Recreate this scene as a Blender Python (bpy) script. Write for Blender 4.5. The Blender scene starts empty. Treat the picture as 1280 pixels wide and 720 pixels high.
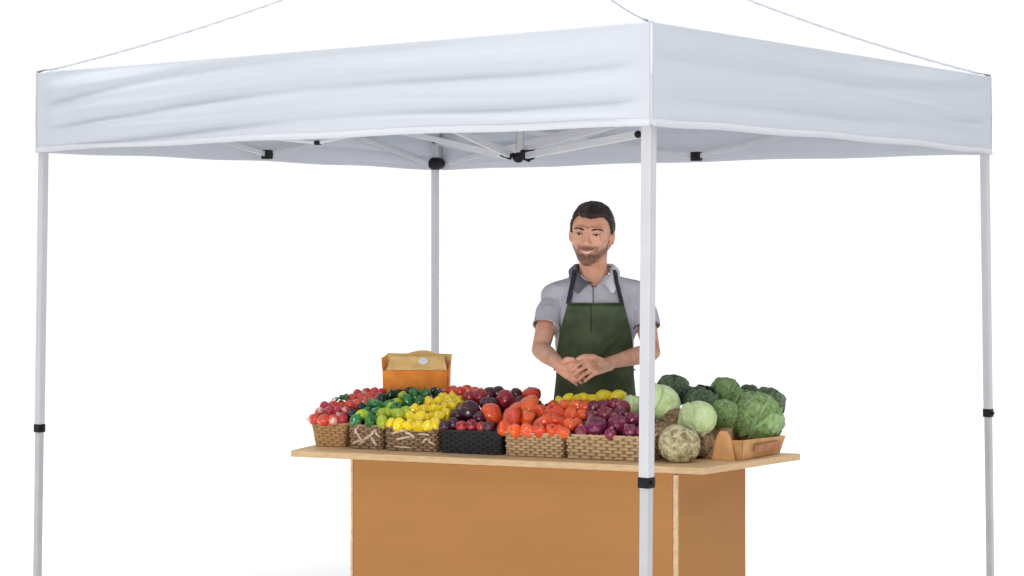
import bpy, bmesh, math, random
from mathutils import Vector, Matrix, noise
R = math.radians
PI = math.pi
random.seed(7)
scene = bpy.context.scene
col = scene.collection
F = 2360.0; HZ = 296.6; CAMZ = 1.65

def at(px, py, D):                       # a point seen at (px,py) of the 1280x720 photo, D metres deep
    return Vector(((px-640)*D/F, D, CAMZ-(py-HZ)*D/F))

# ------------------------------------------------------------------ helpers
def new_obj(name, mesh, mat=None, parent=None, smooth=True):
    o = bpy.data.objects.new(name, mesh); col.objects.link(o)
    if mat is not None:
        mesh.materials.clear(); mesh.materials.append(mat)
    if smooth:
        for p in mesh.polygons: p.use_smooth = True
    if parent: o.parent = parent
    return o
def bm_obj(name, bm, mat=None, parent=None, smooth=False, bevel=0, seg=2, angle=None):
    me = bpy.data.meshes.new(name); bmesh.ops.recalc_face_normals(bm, faces=bm.faces); bm.to_mesh(me); bm.free()
    o = new_obj(name, me, mat, parent, smooth)
    if bevel:
        m = o.modifiers.new('bevel', 'BEVEL'); m.width = bevel; m.segments = seg; m.limit_method = 'ANGLE'; m.angle_limit = R(40)
    return o
def tag(o, label=None, cat=None, group=None, kind=None):
    if label: o['label'] = label
    if cat: o['category'] = cat
    if group: o['group'] = group
    if kind: o['kind'] = kind
    return o
def empty(name, loc=(0,0,0), rz=0):
    o = bpy.data.objects.new(name, None); o.empty_display_size = .1; col.objects.link(o)
    o.location = loc; o.rotation_euler = (0,0,rz); return o
def frame(a, b, up=Vector((0,0,1))):
    d = (b-a).normalized()
    if abs(d.dot(up)) > .98: up = Vector((0,1,0))
    x = d.cross(up).normalized(); y = x.cross(d).normalized()
    return d, x, y
def add_bar(bm, a, b, w, h=None, up=Vector((0,0,1))):          # square bar
    a = Vector(a); b = Vector(b); h = h or w
    d, x, y = frame(a, b, up)
    vs = []
    for p in (a, b):
        for sx, sy in ((-1,-1),(1,-1),(1,1),(-1,1)):
            vs.append(bm.verts.new(p + x*sx*w/2 + y*sy*h/2))
    for f in ((0,1,2,3),(7,6,5,4),(0,4,5,1),(1,5,6,2),(2,6,7,3),(3,7,4,0)):
        bm.faces.new([vs[i] for i in f])
def add_leg(bm, a, b, w, ang):                                  # square tube with its faces turned to ang about z
    a = Vector(a); b = Vector(b); vs = []
    x = Vector((math.cos(ang), math.sin(ang), 0)); y = Vector((-x.y, x.x, 0))
    for p in (a, b):
        for sx, sy in ((-1,-1),(1,-1),(1,1),(-1,1)):
            vs.append(bm.verts.new(p + x*sx*w/2 + y*sy*w/2))
    for f in ((0,1,2,3),(7,6,5,4),(0,4,5,1),(1,5,6,2),(2,6,7,3),(3,7,4,0)):
        bm.faces.new([vs[i] for i in f])
def add_tube(bm, pts, rad, n=10, cap=True, squash=None):
    pts = [Vector(p) for p in pts]
    rs = rad if isinstance(rad, (list, tuple)) else [rad]*len(pts)
    rings = []
    px = None
    for i, p in enumerate(pts):
        a = pts[max(0, i-1)]; b = pts[min(len(pts)-1, i+1)]
        d = (b-a).normalized()
        if px is None: _, x, y = frame(a, b)
        else:
            x = (px - d*px.dot(d)).normalized(); y = d.cross(x).normalized()
        px = x
        rings.append([bm.verts.new(p + (x*math.cos(t)+y*math.sin(t)*(squash or 1))*rs[i]) for t in [2*PI*k/n for k in range(n)]])
    for r0, r1 in zip(rings, rings[1:]):
        for k in range(n): bm.faces.new((r0[k], r0[(k+1)%n], r1[(k+1)%n], r1[k]))
    if cap: bm.faces.new(rings[0][::-1]); bm.faces.new(rings[-1])
def add_ell(bm, c, r, rot=None, nu=24, nv=16):
    c = Vector(c); r = (r, r, r) if not hasattr(r, '__len__') else r
    M = rot or Matrix.Identity(3)
    top = bm.verts.new(c + M@Vector((0,0,r[2]))); bot = bm.verts.new(c + M@Vector((0,0,-r[2])))
    rings = []
    for j in range(1, nv):
        t = PI*j/nv
        rings.append([bm.verts.new(c + M@Vector((r[0]*math.sin(t)*math.cos(a), r[1]*math.sin(t)*math.sin(a), r[2]*math.cos(t)))) for a in [2*PI*k/nu for k in range(nu)]])
    for k in range(nu):
        bm.faces.new((top, rings[0][k], rings[0][(k+1)%nu])); bm.faces.new((bot, rings[-1][(k+1)%nu], rings[-1][k]))
    for r0, r1 in zip(rings, rings[1:]):
        for k in range(nu): bm.faces.new((r0[k], r1[k], r1[(k+1)%nu], r0[(k+1)%nu]))
def add_cap(bm, a, b, ra, rb, n=16):                             # rounded tapered limb
    a = Vector(a); b = Vector(b); d = (b-a).normalized()
    pts = []; rs = []
    for t in (-.98,-.8,-.5,0): pts.append(a + d*ra*t); rs.append(ra*math.sqrt(1-t*t))
    for t in (0,.5,.8,.98): pts.append(b + d*rb*t); rs.append(rb*math.sqrt(1-t*t))
    add_tube(bm, pts, rs, n)
def spl(P, n=6):
    P = [Vector(p) for p in P]; out = []
    for i in range(len(P)-1):
        a, b, c, d = P[max(0,i-1)], P[i], P[i+1], P[min(len(P)-1,i+2)]
        for k in range(n):
            t = k/n; out.append(.5*((2*b)+(c-a)*t+(2*a-5*b+4*c-d)*t*t+(3*b-a-3*c+d)*t**3))
    return out+[P[-1]]
def hairline(bm, P, w, squash=.7):
    Q = spl(P); n = len(Q); add_tube(bm, Q, [w*(.12+.88*math.sin(PI*min(1,(k+.6)/(n*.55 if k < n*.5 else n)))**.7) if k < n*.5 else w*(.12+.88*max(0,math.cos(PI/2*(k-n*.5)/(n*.5)))**.8) for k in range(n)], 10, squash=squash)
def add_prism(bm, poly, z0, z1):                                  # poly of (x,y), counter-clockwise
    a = [bm.verts.new((p[0], p[1], z0)) for p in poly]; b = [bm.verts.new((p[0], p[1], z1)) for p in poly]
    bm.faces.new(a[::-1]); bm.faces.new(b)
    n = len(poly)
    for i in range(n): bm.faces.new((a[i], a[(i+1)%n], b[(i+1)%n], b[i]))
def add_box(bm, c, s, M=None):
    M = M or Matrix.Identity(3); c = Vector(c); vs = []
    for dz in (-1,1):
        for dx, dy in ((-1,-1),(1,-1),(1,1),(-1,1)):
            vs.append(bm.verts.new(c + M@Vector((dx*s[0]/2, dy*s[1]/2, dz*s[2]/2))))
    for f in ((3,2,1,0),(4,5,6,7),(0,1,5,4),(1,2,6,5),(2,3,7,6),(3,0,4,7)): bm.faces.new([vs[i] for i in f])
def union(bm, voxel, smooth_it=6, smooth_f=.5):                   # several overlapping shapes become one continuous skin
    me = bpy.data.meshes.new('tmp'); bmesh.ops.recalc_face_normals(bm, faces=bm.faces); bm.to_mesh(me); bm.free()
    o = bpy.data.objects.new('tmp', me); col.objects.link(o)
    m = o.modifiers.new('r', 'REMESH'); m.mode = 'VOXEL'; m.voxel_size = voxel
    s = o.modifiers.new('s', 'SMOOTH'); s.factor = smooth_f; s.iterations = smooth_it
    dg = bpy.context.evaluated_depsgraph_get()
    out = bpy.data.meshes.new_from_object(o.evaluated_get(dg))
    bpy.data.objects.remove(o); bpy.data.meshes.remove(me)
    return out
def sm(a, b, x):
    t = max(0., min(1., (x-a)/(b-a) if a != b else 0)); return t*t*(3-2*t)

# ------------------------------------------------------------------ materials
def mat(name, c, rough=.6, metal=0, spec=.5, noise_scale=None, noise_amt=.15, bump=0, bump_scale=60, c2=None, coat=0, rnd=0, sss=0, translucent=0, attr=None, stretch=None):
    m = bpy.data.materials.new(name); m.use_nodes = True; nt = m.node_tree; nt.nodes.clear()
    N = nt.nodes.new; L = nt.links.new
    out = N('ShaderNodeOutputMaterial'); b = N('ShaderNodeBsdfPrincipled')
    b.inputs['Base Color'].default_value = (*c, 1); b.inputs['Roughness'].default_value = rough
    b.inputs['Metallic'].default_value = metal; b.inputs['Specular IOR Level'].default_value = spec
    b.inputs['Coat Weight'].default_value = coat; b.inputs['Coat Roughness'].default_value = .12
    if sss:
        b.inputs['Subsurface Weight'].default_value = sss; b.inputs['Subsurface Radius'].default_value = (.012,.005,.003)
        b.inputs['Subsurface Scale'].default_value = 1
    tc = N('ShaderNodeTexCoord'); co = tc.outputs['Object']
    if stretch:
        mp = N('ShaderNodeMapping'); mp.inputs['Scale'].default_value = stretch; L(co, mp.inputs['Vector']); co = mp.outputs['Vector']
    cs = None
    if noise_scale:
        n = N('ShaderNodeTexNoise'); n.inputs['Scale'].default_value = noise_scale; n.inputs['Detail'].default_value = 5
        L(co, n.inputs['Vector'])
        cr = N('ShaderNodeValToRGB'); cc2 = c2 or tuple(x*(1-noise_amt*2) for x in c)
        cr.color_ramp.elements[0].position = .35; cr.color_ramp.elements[1].position = .65
        cr.color_ramp.elements[0].color = (*cc2, 1); cr.color_ramp.elements[1].color = (*[min(1, x*(1+noise_amt)) for x in c], 1)
        L(n.outputs['Fac'], cr.inputs['Fac']); cs = cr.outputs['Color']
        if rnd:
            oi = N('ShaderNodeObjectInfo'); va = N('ShaderNodeVectorMath'); va.operation = 'SCALE'
            va.inputs[0].default_value = (7,13,5); L(oi.outputs['Random'], va.inputs['Scale'])
            vb = N('ShaderNodeVectorMath'); L(co, vb.inputs[0]); L(va.outputs[0], vb.inputs[1]); L(vb.outputs[0], n.inputs['Vector'])
    if attr:                                                     # second colour where the mesh's own pattern says so
        a = N('ShaderNodeAttribute'); a.attribute_name = attr[0]
        mx = N('ShaderNodeMix'); mx.data_type = 'RGBA'; L(a.outputs['Fac'], mx.inputs[0])
        if cs: L(cs, mx.inputs[6])
        else: mx.inputs[6].default_value = (*c, 1)
        mx.inputs[7].default_value = (*attr[1], 1); cs = mx.outputs[2]
    if rnd:
        oi = N('ShaderNodeObjectInfo'); hs = N('ShaderNodeHueSaturation')
        mr = N('ShaderNodeMapRange'); mr.inputs['To Min'].default_value = 1-rnd; mr.inputs['To Max'].default_value = 1+rnd*.6
        L(oi.outputs['Random'], mr.inputs['Value']); L(mr.outputs[0], hs.inputs['Value'])
        mh = N('ShaderNodeMapRange'); mh.inputs['To Min'].default_value = .5-rnd*.045; mh.inputs['To Max'].default_value = .5+rnd*.045
        L(oi.outputs['Random'], mh.inputs['Value']); L(mh.outputs[0], hs.inputs['Hue'])
        if cs: L(cs, hs.inputs['Color'])
        else: hs.inputs['Color'].default_value = (*c, 1)
        cs = hs.outputs['Color']
    if cs: L(cs, b.inputs['Base Color'])
    if bump:
        n2 = N('ShaderNodeTexNoise'); n2.inputs['Scale'].default_value = bump_scale; n2.inputs['Detail'].default_value = 4
        L(co, n2.inputs['Vector']); bp = N('ShaderNodeBump'); bp.inputs['Strength'].default_value = bump; bp.inputs['Distance'].default_value = .01
        L(n2.outputs['Fac'], bp.inputs['Height']); L(bp.outputs[0], b.inputs['Normal'])
    if translucent:
        t = N('ShaderNodeBsdfTranslucent'); t.inputs['Color'].default_value = (*c, 1)
        ms = N('ShaderNodeMixShader'); ms.inputs[0].default_value = translucent
        L(b.outputs[0], ms.inputs[1]); L(t.outputs[0], ms.inputs[2]); L(ms.outputs[0], out.inputs['Surface'])
    else: L(b.outputs[0], out.inputs['Surface'])
    m['bsdf'] = b.name
    return m

M_floor = mat('studio_floor', (.805,.805,.805), .9, spec=.1, noise_scale=.6, noise_amt=.01)
M_fabric = mat('white_polyester', (.615,.64,.695), .75, spec=.2, noise_scale=900, noise_amt=.02, bump=.05, bump_scale=700, translucent=.10)
M_hem = mat('hem_tape', (.68,.695,.74), .7, spec=.2, noise_scale=700, noise_amt=.02, translucent=.1)
M_seam = mat('seam_piping', (.80,.80,.81), .8, noise_scale=80, noise_amt=.01)
M_pole = mat('white_powder_coat', (.54,.545,.57), .38, spec=.4, noise_scale=9, noise_amt=.02, bump=.02, bump_scale=300)
M_pole2 = mat('grey_inner_tube', (.47,.47,.49), .35, spec=.5, noise_scale=12, noise_amt=.03)
M_black = mat('black_nylon', (.008,.008,.010), .6, spec=.25, noise_scale=60, noise_amt=.2, bump=.1, bump_scale=300)
M_top = mat('pale_plywood', (.60,.42,.23), .55, noise_scale=5, noise_amt=.07, c2=(.53,.35,.18), bump=.03, stretch=(2,14,30))
M_panel = mat('tan_board', (.415,.188,.056), .6, spec=.3, noise_scale=3, noise_amt=.015, bump=.02, bump_scale=90, stretch=(1,1,4))
M_edge = mat('raw_board_edge', (.70,.50,.30), .7, noise_scale=60, noise_amt=.08)
M_card = mat('cardboard', (.60,.33,.14), .75, spec=.2, noise_scale=22, noise_amt=.08, bump=.05, bump_scale=80)
M_cardo = mat('orange_card', (.86,.30,.035), .6, spec=.3, noise_scale=14, noise_amt=.1, c2=(.76,.20,.02))
M_cardt = mat('tan_card_inside', (.93,.60,.24), .75, spec=.2, noise_scale=18, noise_amt=.08)
M_white = mat('white_sticker', (.92,.91,.89), .6)
def wicker(name, c, c2):
    m = mat(name, c, .7, spec=.3, noise_scale=45, noise_amt=.12, c2=tuple((x*2+y)/3 for x, y in zip(c, c2)), bump=.3, bump_scale=200, attr=('gap', tuple(y*.55 for y in c2)))
    return m
M_wick = wicker('tan_wicker', (.58,.40,.22), (.32,.20,.095))
M_wick2 = wicker('golden_wicker', (.52,.31,.13), (.38,.21,.08))
M_wickd = wicker('brown_wicker', (.36,.23,.14), (.15,.085,.05))
M_wickb = wicker('black_wicker', (.030,.030,.034), (.010,.010,.012))
M_lath = mat('pale_strips', (.74,.58,.44), .7, noise_scale=60, noise_amt=.1)
M_gapshade = mat('dark_gap_shade', (.05,.03,.025), .8, noise_scale=30, noise_amt=.3, bump=.5, bump_scale=60)  # dark colour stands in for the shade between the fruit
M_gapshadeg = mat('green_gap_shade', (.015,.05,.018), .8, noise_scale=30, noise_amt=.3, bump=.5, bump_scale=60)  # greenish version of the painted crevice shade

M_radish = mat('radish_skin', (.70,.045,.04), .35, noise_scale=4.48, noise_amt=.15, c2=(.40,.015,.03), coat=.3, rnd=.25, attr=('tip', (.80,.55,.48)))
M_rtail = mat('radish_root', (.78,.50,.42), .6)
M_leafg = mat('radish_leaf', (.05,.14,.03), .5, noise_scale=40, noise_amt=.3)
M_green = mat('green_pepper_skin', (.035,.23,.045), .28, noise_scale=2.88, noise_amt=.3, coat=.5, rnd=.4)
M_dgreen = mat('dark_green_skin', (.012,.035,.018), .3, noise_scale=2.88, noise_amt=.3, coat=.4, rnd=.2)
M_lime = mat('lime_skin', (.50,.66,.03), .35, noise_scale=3.52, noise_amt=.15, coat=.3, bump=.06, bump_scale=32.0, rnd=.2)
M_yellow = mat('yellow_skin', (.93,.72,.01), .3, noise_scale=2.88, noise_amt=.1, c2=(.90,.60,.01), coat=.5, rnd=.12)
M_lemon = mat('lemon_skin', (.95,.78,.03), .4, noise_scale=3.52, noise_amt=.03, coat=.2, bump=.12, bump_scale=35.2, rnd=.12)
M_tomato = mat('tomato_skin', (.78,.06,.018), .22, noise_scale=1.92, noise_amt=.12, c2=(.72,.10,.03), coat=.6, rnd=.18)
M_redpep = mat('orange_red_skin', (.86,.085,.018), .26, noise_scale=2.24, noise_amt=.12, c2=(.86,.14,.035), coat=.5, rnd=.15)
M_plum = mat('plum_skin', (.085,.010,.030), .3, noise_scale=2.56, noise_amt=.4, coat=.5, rnd=.3)
M_crim = mat('crimson_skin', (.45,.022,.035), .3, noise_scale=2.24, noise_amt=.2, c2=(.16,.01,.03), coat=.5, rnd=.25)
M_onion = mat('red_onion_skin', (.30,.025,.08), .3, noise_scale=1.60, noise_amt=.25, c2=(.10,.008,.04), coat=.4, rnd=.35, stretch=(3,3,.5), attr=('tip', (.45,.20,.18)))
M_stem = mat('green_stem', (.06,.13,.03), .6, noise_scale=60, noise_amt=.2)
M_savoy = mat('savoy_leaf', (.29,.45,.15), .5, noise_scale=4.48, noise_amt=.2, c2=(.14,.27,.075), bump=.9, bump_scale=12.0, rnd=.12, attr=('vein', (.52,.66,.40)))
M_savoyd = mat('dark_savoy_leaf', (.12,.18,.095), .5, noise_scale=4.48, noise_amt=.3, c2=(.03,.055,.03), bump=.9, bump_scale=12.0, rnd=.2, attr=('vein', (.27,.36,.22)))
M_pale = mat('pale_cabbage_leaf', (.60,.72,.38), .45, noise_scale=1.92, noise_amt=.08, c2=(.48,.62,.25), bump=.25, bump_scale=6.4, rnd=.08, attr=('vein', (.82,.86,.66)))
M_cele = mat('celeriac_skin', (.72,.67,.40), .75, noise_scale=3.52, noise_amt=.2, c2=(.34,.24,.12), bump=1, bump_scale=9.6, rnd=.1, attr=('vein', (.80,.80,.52)))
M_root = mat('brown_root_skin', (.38,.26,.15), .8, noise_scale=3.52, noise_amt=.3, c2=(.16,.09,.05), bump=1, bump_scale=9.6, rnd=.15, attr=('vein', (.42,.32,.18)))
M_cut = mat('cut_core', (.7,.68,.5), .6, noise_scale=40)

M_skin = mat('skin', (.68,.37,.25), .46, spec=.35, noise_scale=22, noise_amt=.06, c2=(.60,.29,.19), bump=.05, bump_scale=240, sss=.10)
M_shirt = mat('grey_shirt', (.50,.485,.54), .85, spec=.15, noise_scale=16, noise_amt=.06, bump=.12, bump_scale=500)
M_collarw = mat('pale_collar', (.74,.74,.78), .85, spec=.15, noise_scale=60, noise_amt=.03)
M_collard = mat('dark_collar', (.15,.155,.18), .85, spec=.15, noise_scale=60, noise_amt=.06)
M_button = mat('shirt_button', (.5,.5,.52), .4)
M_apron = mat('green_canvas', (.080,.104,.056), .85, spec=.15, noise_scale=14, noise_amt=.15, bump=.2, bump_scale=600)
M_aprons = mat('green_canvas_hem', (.024,.045,.022), .85, spec=.15, noise_scale=14, noise_amt=.1)
M_strap = mat('navy_strap', (.018,.022,.035), .7, noise_scale=90, noise_amt=.2)
M_hair = mat('dark_brown_hair', (.030,.017,.011), .5, spec=.4, noise_scale=30, noise_amt=.4, bump=.7, bump_scale=110, stretch=(1,1,.25))
M_brow = mat('eyebrow_hair', (.035,.018,.010), .7, bump=.5, bump_scale=300, noise_scale=200)
M_eye = mat('eye_white', (.50,.44,.40), .2)
M_iris = mat('dark_iris', (.03,.018,.012), .15)
M_lip = mat('lips', (.50,.17,.14), .45, noise_scale=60, noise_amt=.08)
M_teeth = mat('teeth', (.85,.82,.76), .3)
M_pants = mat('charcoal_trousers', (.03,.032,.04), .85, noise_scale=20, noise_amt=.15)
M_shoe = mat('black_shoe', (.015,.013,.012), .4, noise_scale=20, noise_amt=.2)

# two tones of skin: stubble and lips come from the attributes 'beard' and 'lip' computed on the head itself
def skin_attrs(m):
    nt = m.node_tree; b = nt.nodes[m['bsdf']]; L = nt.links.new
    src = b.inputs['Base Color'].links[0].from_socket
    for an, c in (('lip', (.44,.17,.13)), ('beard', (.15,.072,.042))):
        a = nt.nodes.new('ShaderNodeAttribute'); a.attribute_name = an
        mx = nt.nodes.new('ShaderNodeMix'); mx.data_type = 'RGBA'
        L(a.outputs['Fac'], mx.inputs[0]); L(src, mx.inputs[6]); mx.inputs[7].default_value = (*c, 1); src = mx.outputs[2]
    L(src, b.inputs['Base Color'])
skin_attrs(M_skin)

# ------------------------------------------------------------------ setting
bm = bmesh.new(); bmesh.ops.create_grid(bm, x_segments=8, y_segments=8, size=90)
fl = bm_obj('floor', bm, M_floor); tag(fl, 'seamless white studio floor', 'floor', kind='structure')

# ------------------------------------------------------------------ canopy tent
th = .661; cT, sT = math.cos(th), math.sin(th)
cF = Vector((.4330, 5.865, 0)); cL = cF + Vector((-cT, sT, 0))*2.993; cR = cF + Vector((sT, cT, 0))*2.545; cB = cL + (cR-cF)
cL.x -= .008
cC = (cF+cB)/2
VT = 2.318; VB = 2.000
tent = empty('canopy_tent', cC)
tag(tent, 'white pop-up canopy tent on four square legs over the vegetable counter', 'tent')
def par(o):
    o.parent = tent; o.location = o.location - tent.location; return o
corners = [cF, cR, cB, cL]
def rise(t): return .48*t + .25*t*t
# roof cloth
bm = bmesh.new(); n = 64
grid = {}
for i in range(n+1):
    for j in range(n+1):
        s = -1+2*i/n; t = -1+2*j/n
        p = cF*(1-i/n)*(1-j/n) + cR*(i/n)*(1-j/n) + cL*(1-i/n)*(j/n) + cB*(i/n)*(j/n)
        r = max(abs(s), abs(t)); q = min(abs(s), abs(t))/(r+1e-6)
        k = 1-r
        z = VT + rise(k) - .055*math.sin(PI*k)**.8*(1-q*q)          # cloth dips between the hips
        z += .004*math.sin(40*k+3*q)*k*(1-k)*4*(1-q)
        grid[i,j] = bm.verts.new((p.x, p.y, z))
for i in range(n):
    for j in range(n):
        bm.faces.new((grid[i,j], grid[i+1,j], grid[i+1,j+1], grid[i,j+1]))
o = bm_obj('roof', bm, M_fabric, smooth=True); par(o)
md = o.modifiers.new('t', 'SOLIDIFY'); md.thickness = .0015; md.offset = -1
# hip seams
for c in corners:
    bm = bmesh.new(); pts = []
    for k in range(33):
        t = k/32; p = c*(1-t) + cC*t; pts.append(Vector((p.x, p.y, VT + rise(t) + .006)))
    add_tube(bm, pts, .0085, 12); par(bm_obj('hip_seam', bm, M_seam, smooth=True))
# valances
def fold(u, v, seed):
    """cloth folds: long shallow creases running out of the lower corners; u 0..1 along, v 0 hem..1 eave"""
    rr = random.Random(seed)
    w = (2.1*math.exp(-((u-.16)/.13)**2) if seed == 11 else 1.6*math.exp(-((u-.72)/.2)**2))*sm(1,.70,v) if seed < 30 else 0
    def crease(t): return math.sin(t) + .38*math.sin(2*t+.9) + .15*math.sin(3*t+2)
    if seed == 11: tilt = .62*min(u,.5)**.9 + .10*max(0,u-.5); fr = 2.9; A = .80*(1-.35*math.exp(-((u-.48)/.10)**2))
    elif seed == 23: tilt = -.05*u + .42*max(0,u-.55); fr = 2.6; A = .85
    else: tilt = .1*math.sin(5*u); fr = 2.3; A = .4
    ph = 2*PI*fr*(v - tilt + .035*noise.noise(Vector((u*4, seed, 0)))) + 1.4*noise.noise(Vector((u*2.2, v*1.2, seed)))
    w += A*crease(ph)*(.65+.6*noise.noise(Vector((u*3.1+7, v*1.7, seed))))*sm(0,.12,v)*(1-.6*sm(.8,1,v))
    for k in range(6):                                            # single sharper pulls out of the lower corners
        end = rr.random() < .5; x = u if end else 1-u
        v0 = rr.uniform(.05,.45); v1 = v0 + rr.uniform(.0,.35); vc = v0 + (v1-v0)*x
        wid = rr.uniform(.020,.040)*(1+1.5*x); L0 = rr.uniform(.4,.9)
        w += rr.uniform(.25,.55)*(1 if rr.random() < .7 else -1)*math.exp(-((v-vc)/wid)**2)*sm(0,.05,x)*(1-sm(L0*.3, L0, x))
    return w
def valance(a, b, seed, amp, name='valance'):
    bm = bmesh.new(); nu, nv = 220, 56
    d = (b-a).normalized(); out = Vector((d.y, -d.x, 0))
    if out.dot(cC-a) > 0: out = -out
    G = {}
    for i in range(nu+1):
        u = i/nu
        for j in range(nv+1):
            v = j/nv
            e = sm(0,.05,u)*sm(0,.05,1-u)
            off = amp*fold(u, v, seed)*e
            off += .0025*noise.noise(Vector((u*9, v*3, seed)))*e
            off += .012*math.sin(PI*u)*(1-v)                      # hem hangs a little outward
            off += .004*max(0, 1-v/.09)*(1 if v < .09 else 0)
            top = VT + .0015
            bot = VB - .004 + .006*math.sin(PI*u) + .0022*math.sin(u*23+seed)*e
            p = a*(1-u) + b*u + out*(.003+off*(1-sm(.93,1,v)))
            G[i,j] = bm.verts.new((p.x, p.y, bot + (top-bot)*v))
    for i in range(nu):
        for j in range(nv): bm.faces.new((G[i,j], G[i+1,j], G[i+1,j+1], G[i,j+1]))
    o = bm_obj(name, bm, M_fabric, smooth=True)
    md = o.modifiers.new('t', 'SOLIDIFY'); md.thickness = .0015; md.offset = 0
    par(o)
    # hem tape
    bm = bmesh.new(); G2 = []
    for i in range(nu+1):
        u = i/nu; e = sm(0,.05,u)*sm(0,.05,1-u)
        row = []
        for v in (0,.035,.075):
            off = amp*fold(u, v, seed)*e + .0025*noise.noise(Vector((u*9, v*3, seed)))*e + .012*math.sin(PI*u)*(1-v) + .004*max(0, 1-v/.09)
            bot = VB - .004 + .006*math.sin(PI*u) + .0022*math.sin(u*23+seed)*e
            p = a*(1-u) + b*u + out*(.003+off+.0025)
            row.append(bm.verts.new((p.x, p.y, bot-.001 + (VT-bot)*v)))
        G2.append(row)
    for r0, r1 in zip(G2, G2[1:]):
        for k in range(2): bm.faces.new((r0[k], r1[k], r1[k+1], r0[k+1]))
    h = bm_obj('hem', bm, M_hem, smooth=True); h.parent = o
    md = h.modifiers.new('t', 'SOLIDIFY'); md.thickness = .001; md.offset = 1
    return o
valance(cL, cF, 11, .016)
valance(cF, cR, 23, .008)
valance(cR, cB, 31, .005)
valance(cB, cL, 47, .005)
# corner seams + top loop
for c in corners:
    bm = bmesh.new(); out = (c-cC).normalized()
    add_tube(bm, [c+out*.002+Vector((0,0,VB)), c+out*.002+Vector((0,0,VT))], .0045, 8)
    par(bm_obj('corner_seam', bm, M_hem, smooth=True))
bm = bmesh.new(); add_ell(bm, cF+Vector((0,0,VT+.012)), (.007,.007,.010)); par(bm_obj('corner_button', bm, M_seam, smooth=True))

LEG = {'F': ((811,180),(807.2,720),603), 'L': ((54.2,200),(46.8,720),535), 'R': ((1231,200),(1238,720),516), 'B': ((544,250),(544,440),None)}
inset = .033; tops = {}
for key, c in (('F', cF), ('L', cL), ('R', cR), ('B', cB)):
    D = c.y + (cC-c).normalized().y*inset
    (x0,y0),(x1,y1),yb = LEG[key]
    p0 = at(x0,y0,D); p1 = at(x1,y1,D); k = (p1.x-p0.x)/(p1.z-p0.z)
    def lp(z, p0=p0, k=k, D=D): return Vector((p0.x + k*(z-p0.z), D, z))
    zb = at(0,yb,D).z if yb else .90
    w = .0365 if key == 'F' else .031
    bm = bmesh.new(); add_leg(bm, lp(zb), lp(2.27), w, -th)
    leg = bm_obj('leg', bm, M_pole, bevel=.003); par(leg)
    bm = bmesh.new(); add_leg(bm, lp(.01), lp(zb+.02), w*.86, -th)
    bm_obj('lower_leg', bm, M_pole2, leg, bevel=.003)
    bm = bmesh.new(); add_leg(bm, lp(zb-.017), lp(zb+.017), w*1.13, -th)
    q = lp(zb); add_ell(bm, q+Vector((.52*w,-.45*w,0)), .007)
    bm_obj('lock_band', bm, M_black, leg, bevel=.003)
    bm = bmesh.new(); q = lp(0); add_leg(bm, q, q+Vector((0,0,.006)), .09, -th)
    bm_obj('foot_plate', bm, M_pole2, leg, bevel=.002)
    tops[key] = lp
    bm = bmesh.new()                                                # slider and bracket
    zs = 2.027
    if key in 'B':
        b2_ = bmesh.new(); q = lp(2.142); add_leg(b2_, q-Vector((0,0,.010)), q+Vector((0,0,.010)), .046, -th); bm_obj('top_bracket', b2_, M_black, leg, bevel=.003)
        q = lp(zs); add_leg(bm, q-Vector((0,0,.026)), q+Vector((0,0,.026)), .056, -th); add_ell(bm, q, (.050,.050,.034))
    else:
        q = lp(2.045); add_leg(bm, q-Vector((0,0,.018)), q+Vector((0,0,.018)), w*1.18, -th)
    bm_obj('slider', bm, M_black, leg, bevel=.004)
bars = []
def bar(a, b, w=.022, h=.011, m=None, name='truss_bar'):
    bm = bmesh.new(); add_bar(bm, a, b, h, w); return par(bm_obj(name, bm, m or M_pole, bevel=.002))
def joint(p, s=(.035,.03,.035)):
    bm = bmesh.new(); add_box(bm, p, s, Matrix.Rotation(-th, 3, 'Z')); add_ell(bm, Vector(p), (s[0]*.62, s[1]*.62, s[2]*.45))
    return par(bm_obj('truss_joint', bm, M_black, bevel=.004))
def off_in(p, d=.04):
    v = cC-p; v.z = 0; return p + v.normalized()*d
mids = {}
for a, b, zlo in (('F','L',2.03), ('F','R',2.06), ('L','B',2.030), ('B','R',2.022)):
    A = tops[a]; B_ = tops[b]
    def P(t, z, d=.035):
        q = A(z)*(1-t) + B_(z)*t; q.z = z; return off_in(q, d)
    tm = .535 if a+b == 'BR' else .5
    joint(P(tm, zlo), (.046,.034,.042)); joint(P(.5, 2.27))
    zs = 2.027; zt = 2.25
    if a == 'F': zs = 2.06
    bar(P(.03, zs, .02), P(.5, 2.27, .045)); bar(P(.02, zt), P(tm, zlo)); bar(P(.97, zs, .02), P(.5, 2.27, .045)); bar(P(.98, zt), P(tm, zlo))
    mids[a+b] = P(.5, 2.27)
# the little joint that peeps out under the front hem
q = at(397, 178.5, 6.78); joint(q, (.022,.02,.016)); bar(q, q+Vector((.12,-.06,.022)), .012, .008); bar(q, q+Vector((-.16,.1,.02)), .012, .008)
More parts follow.
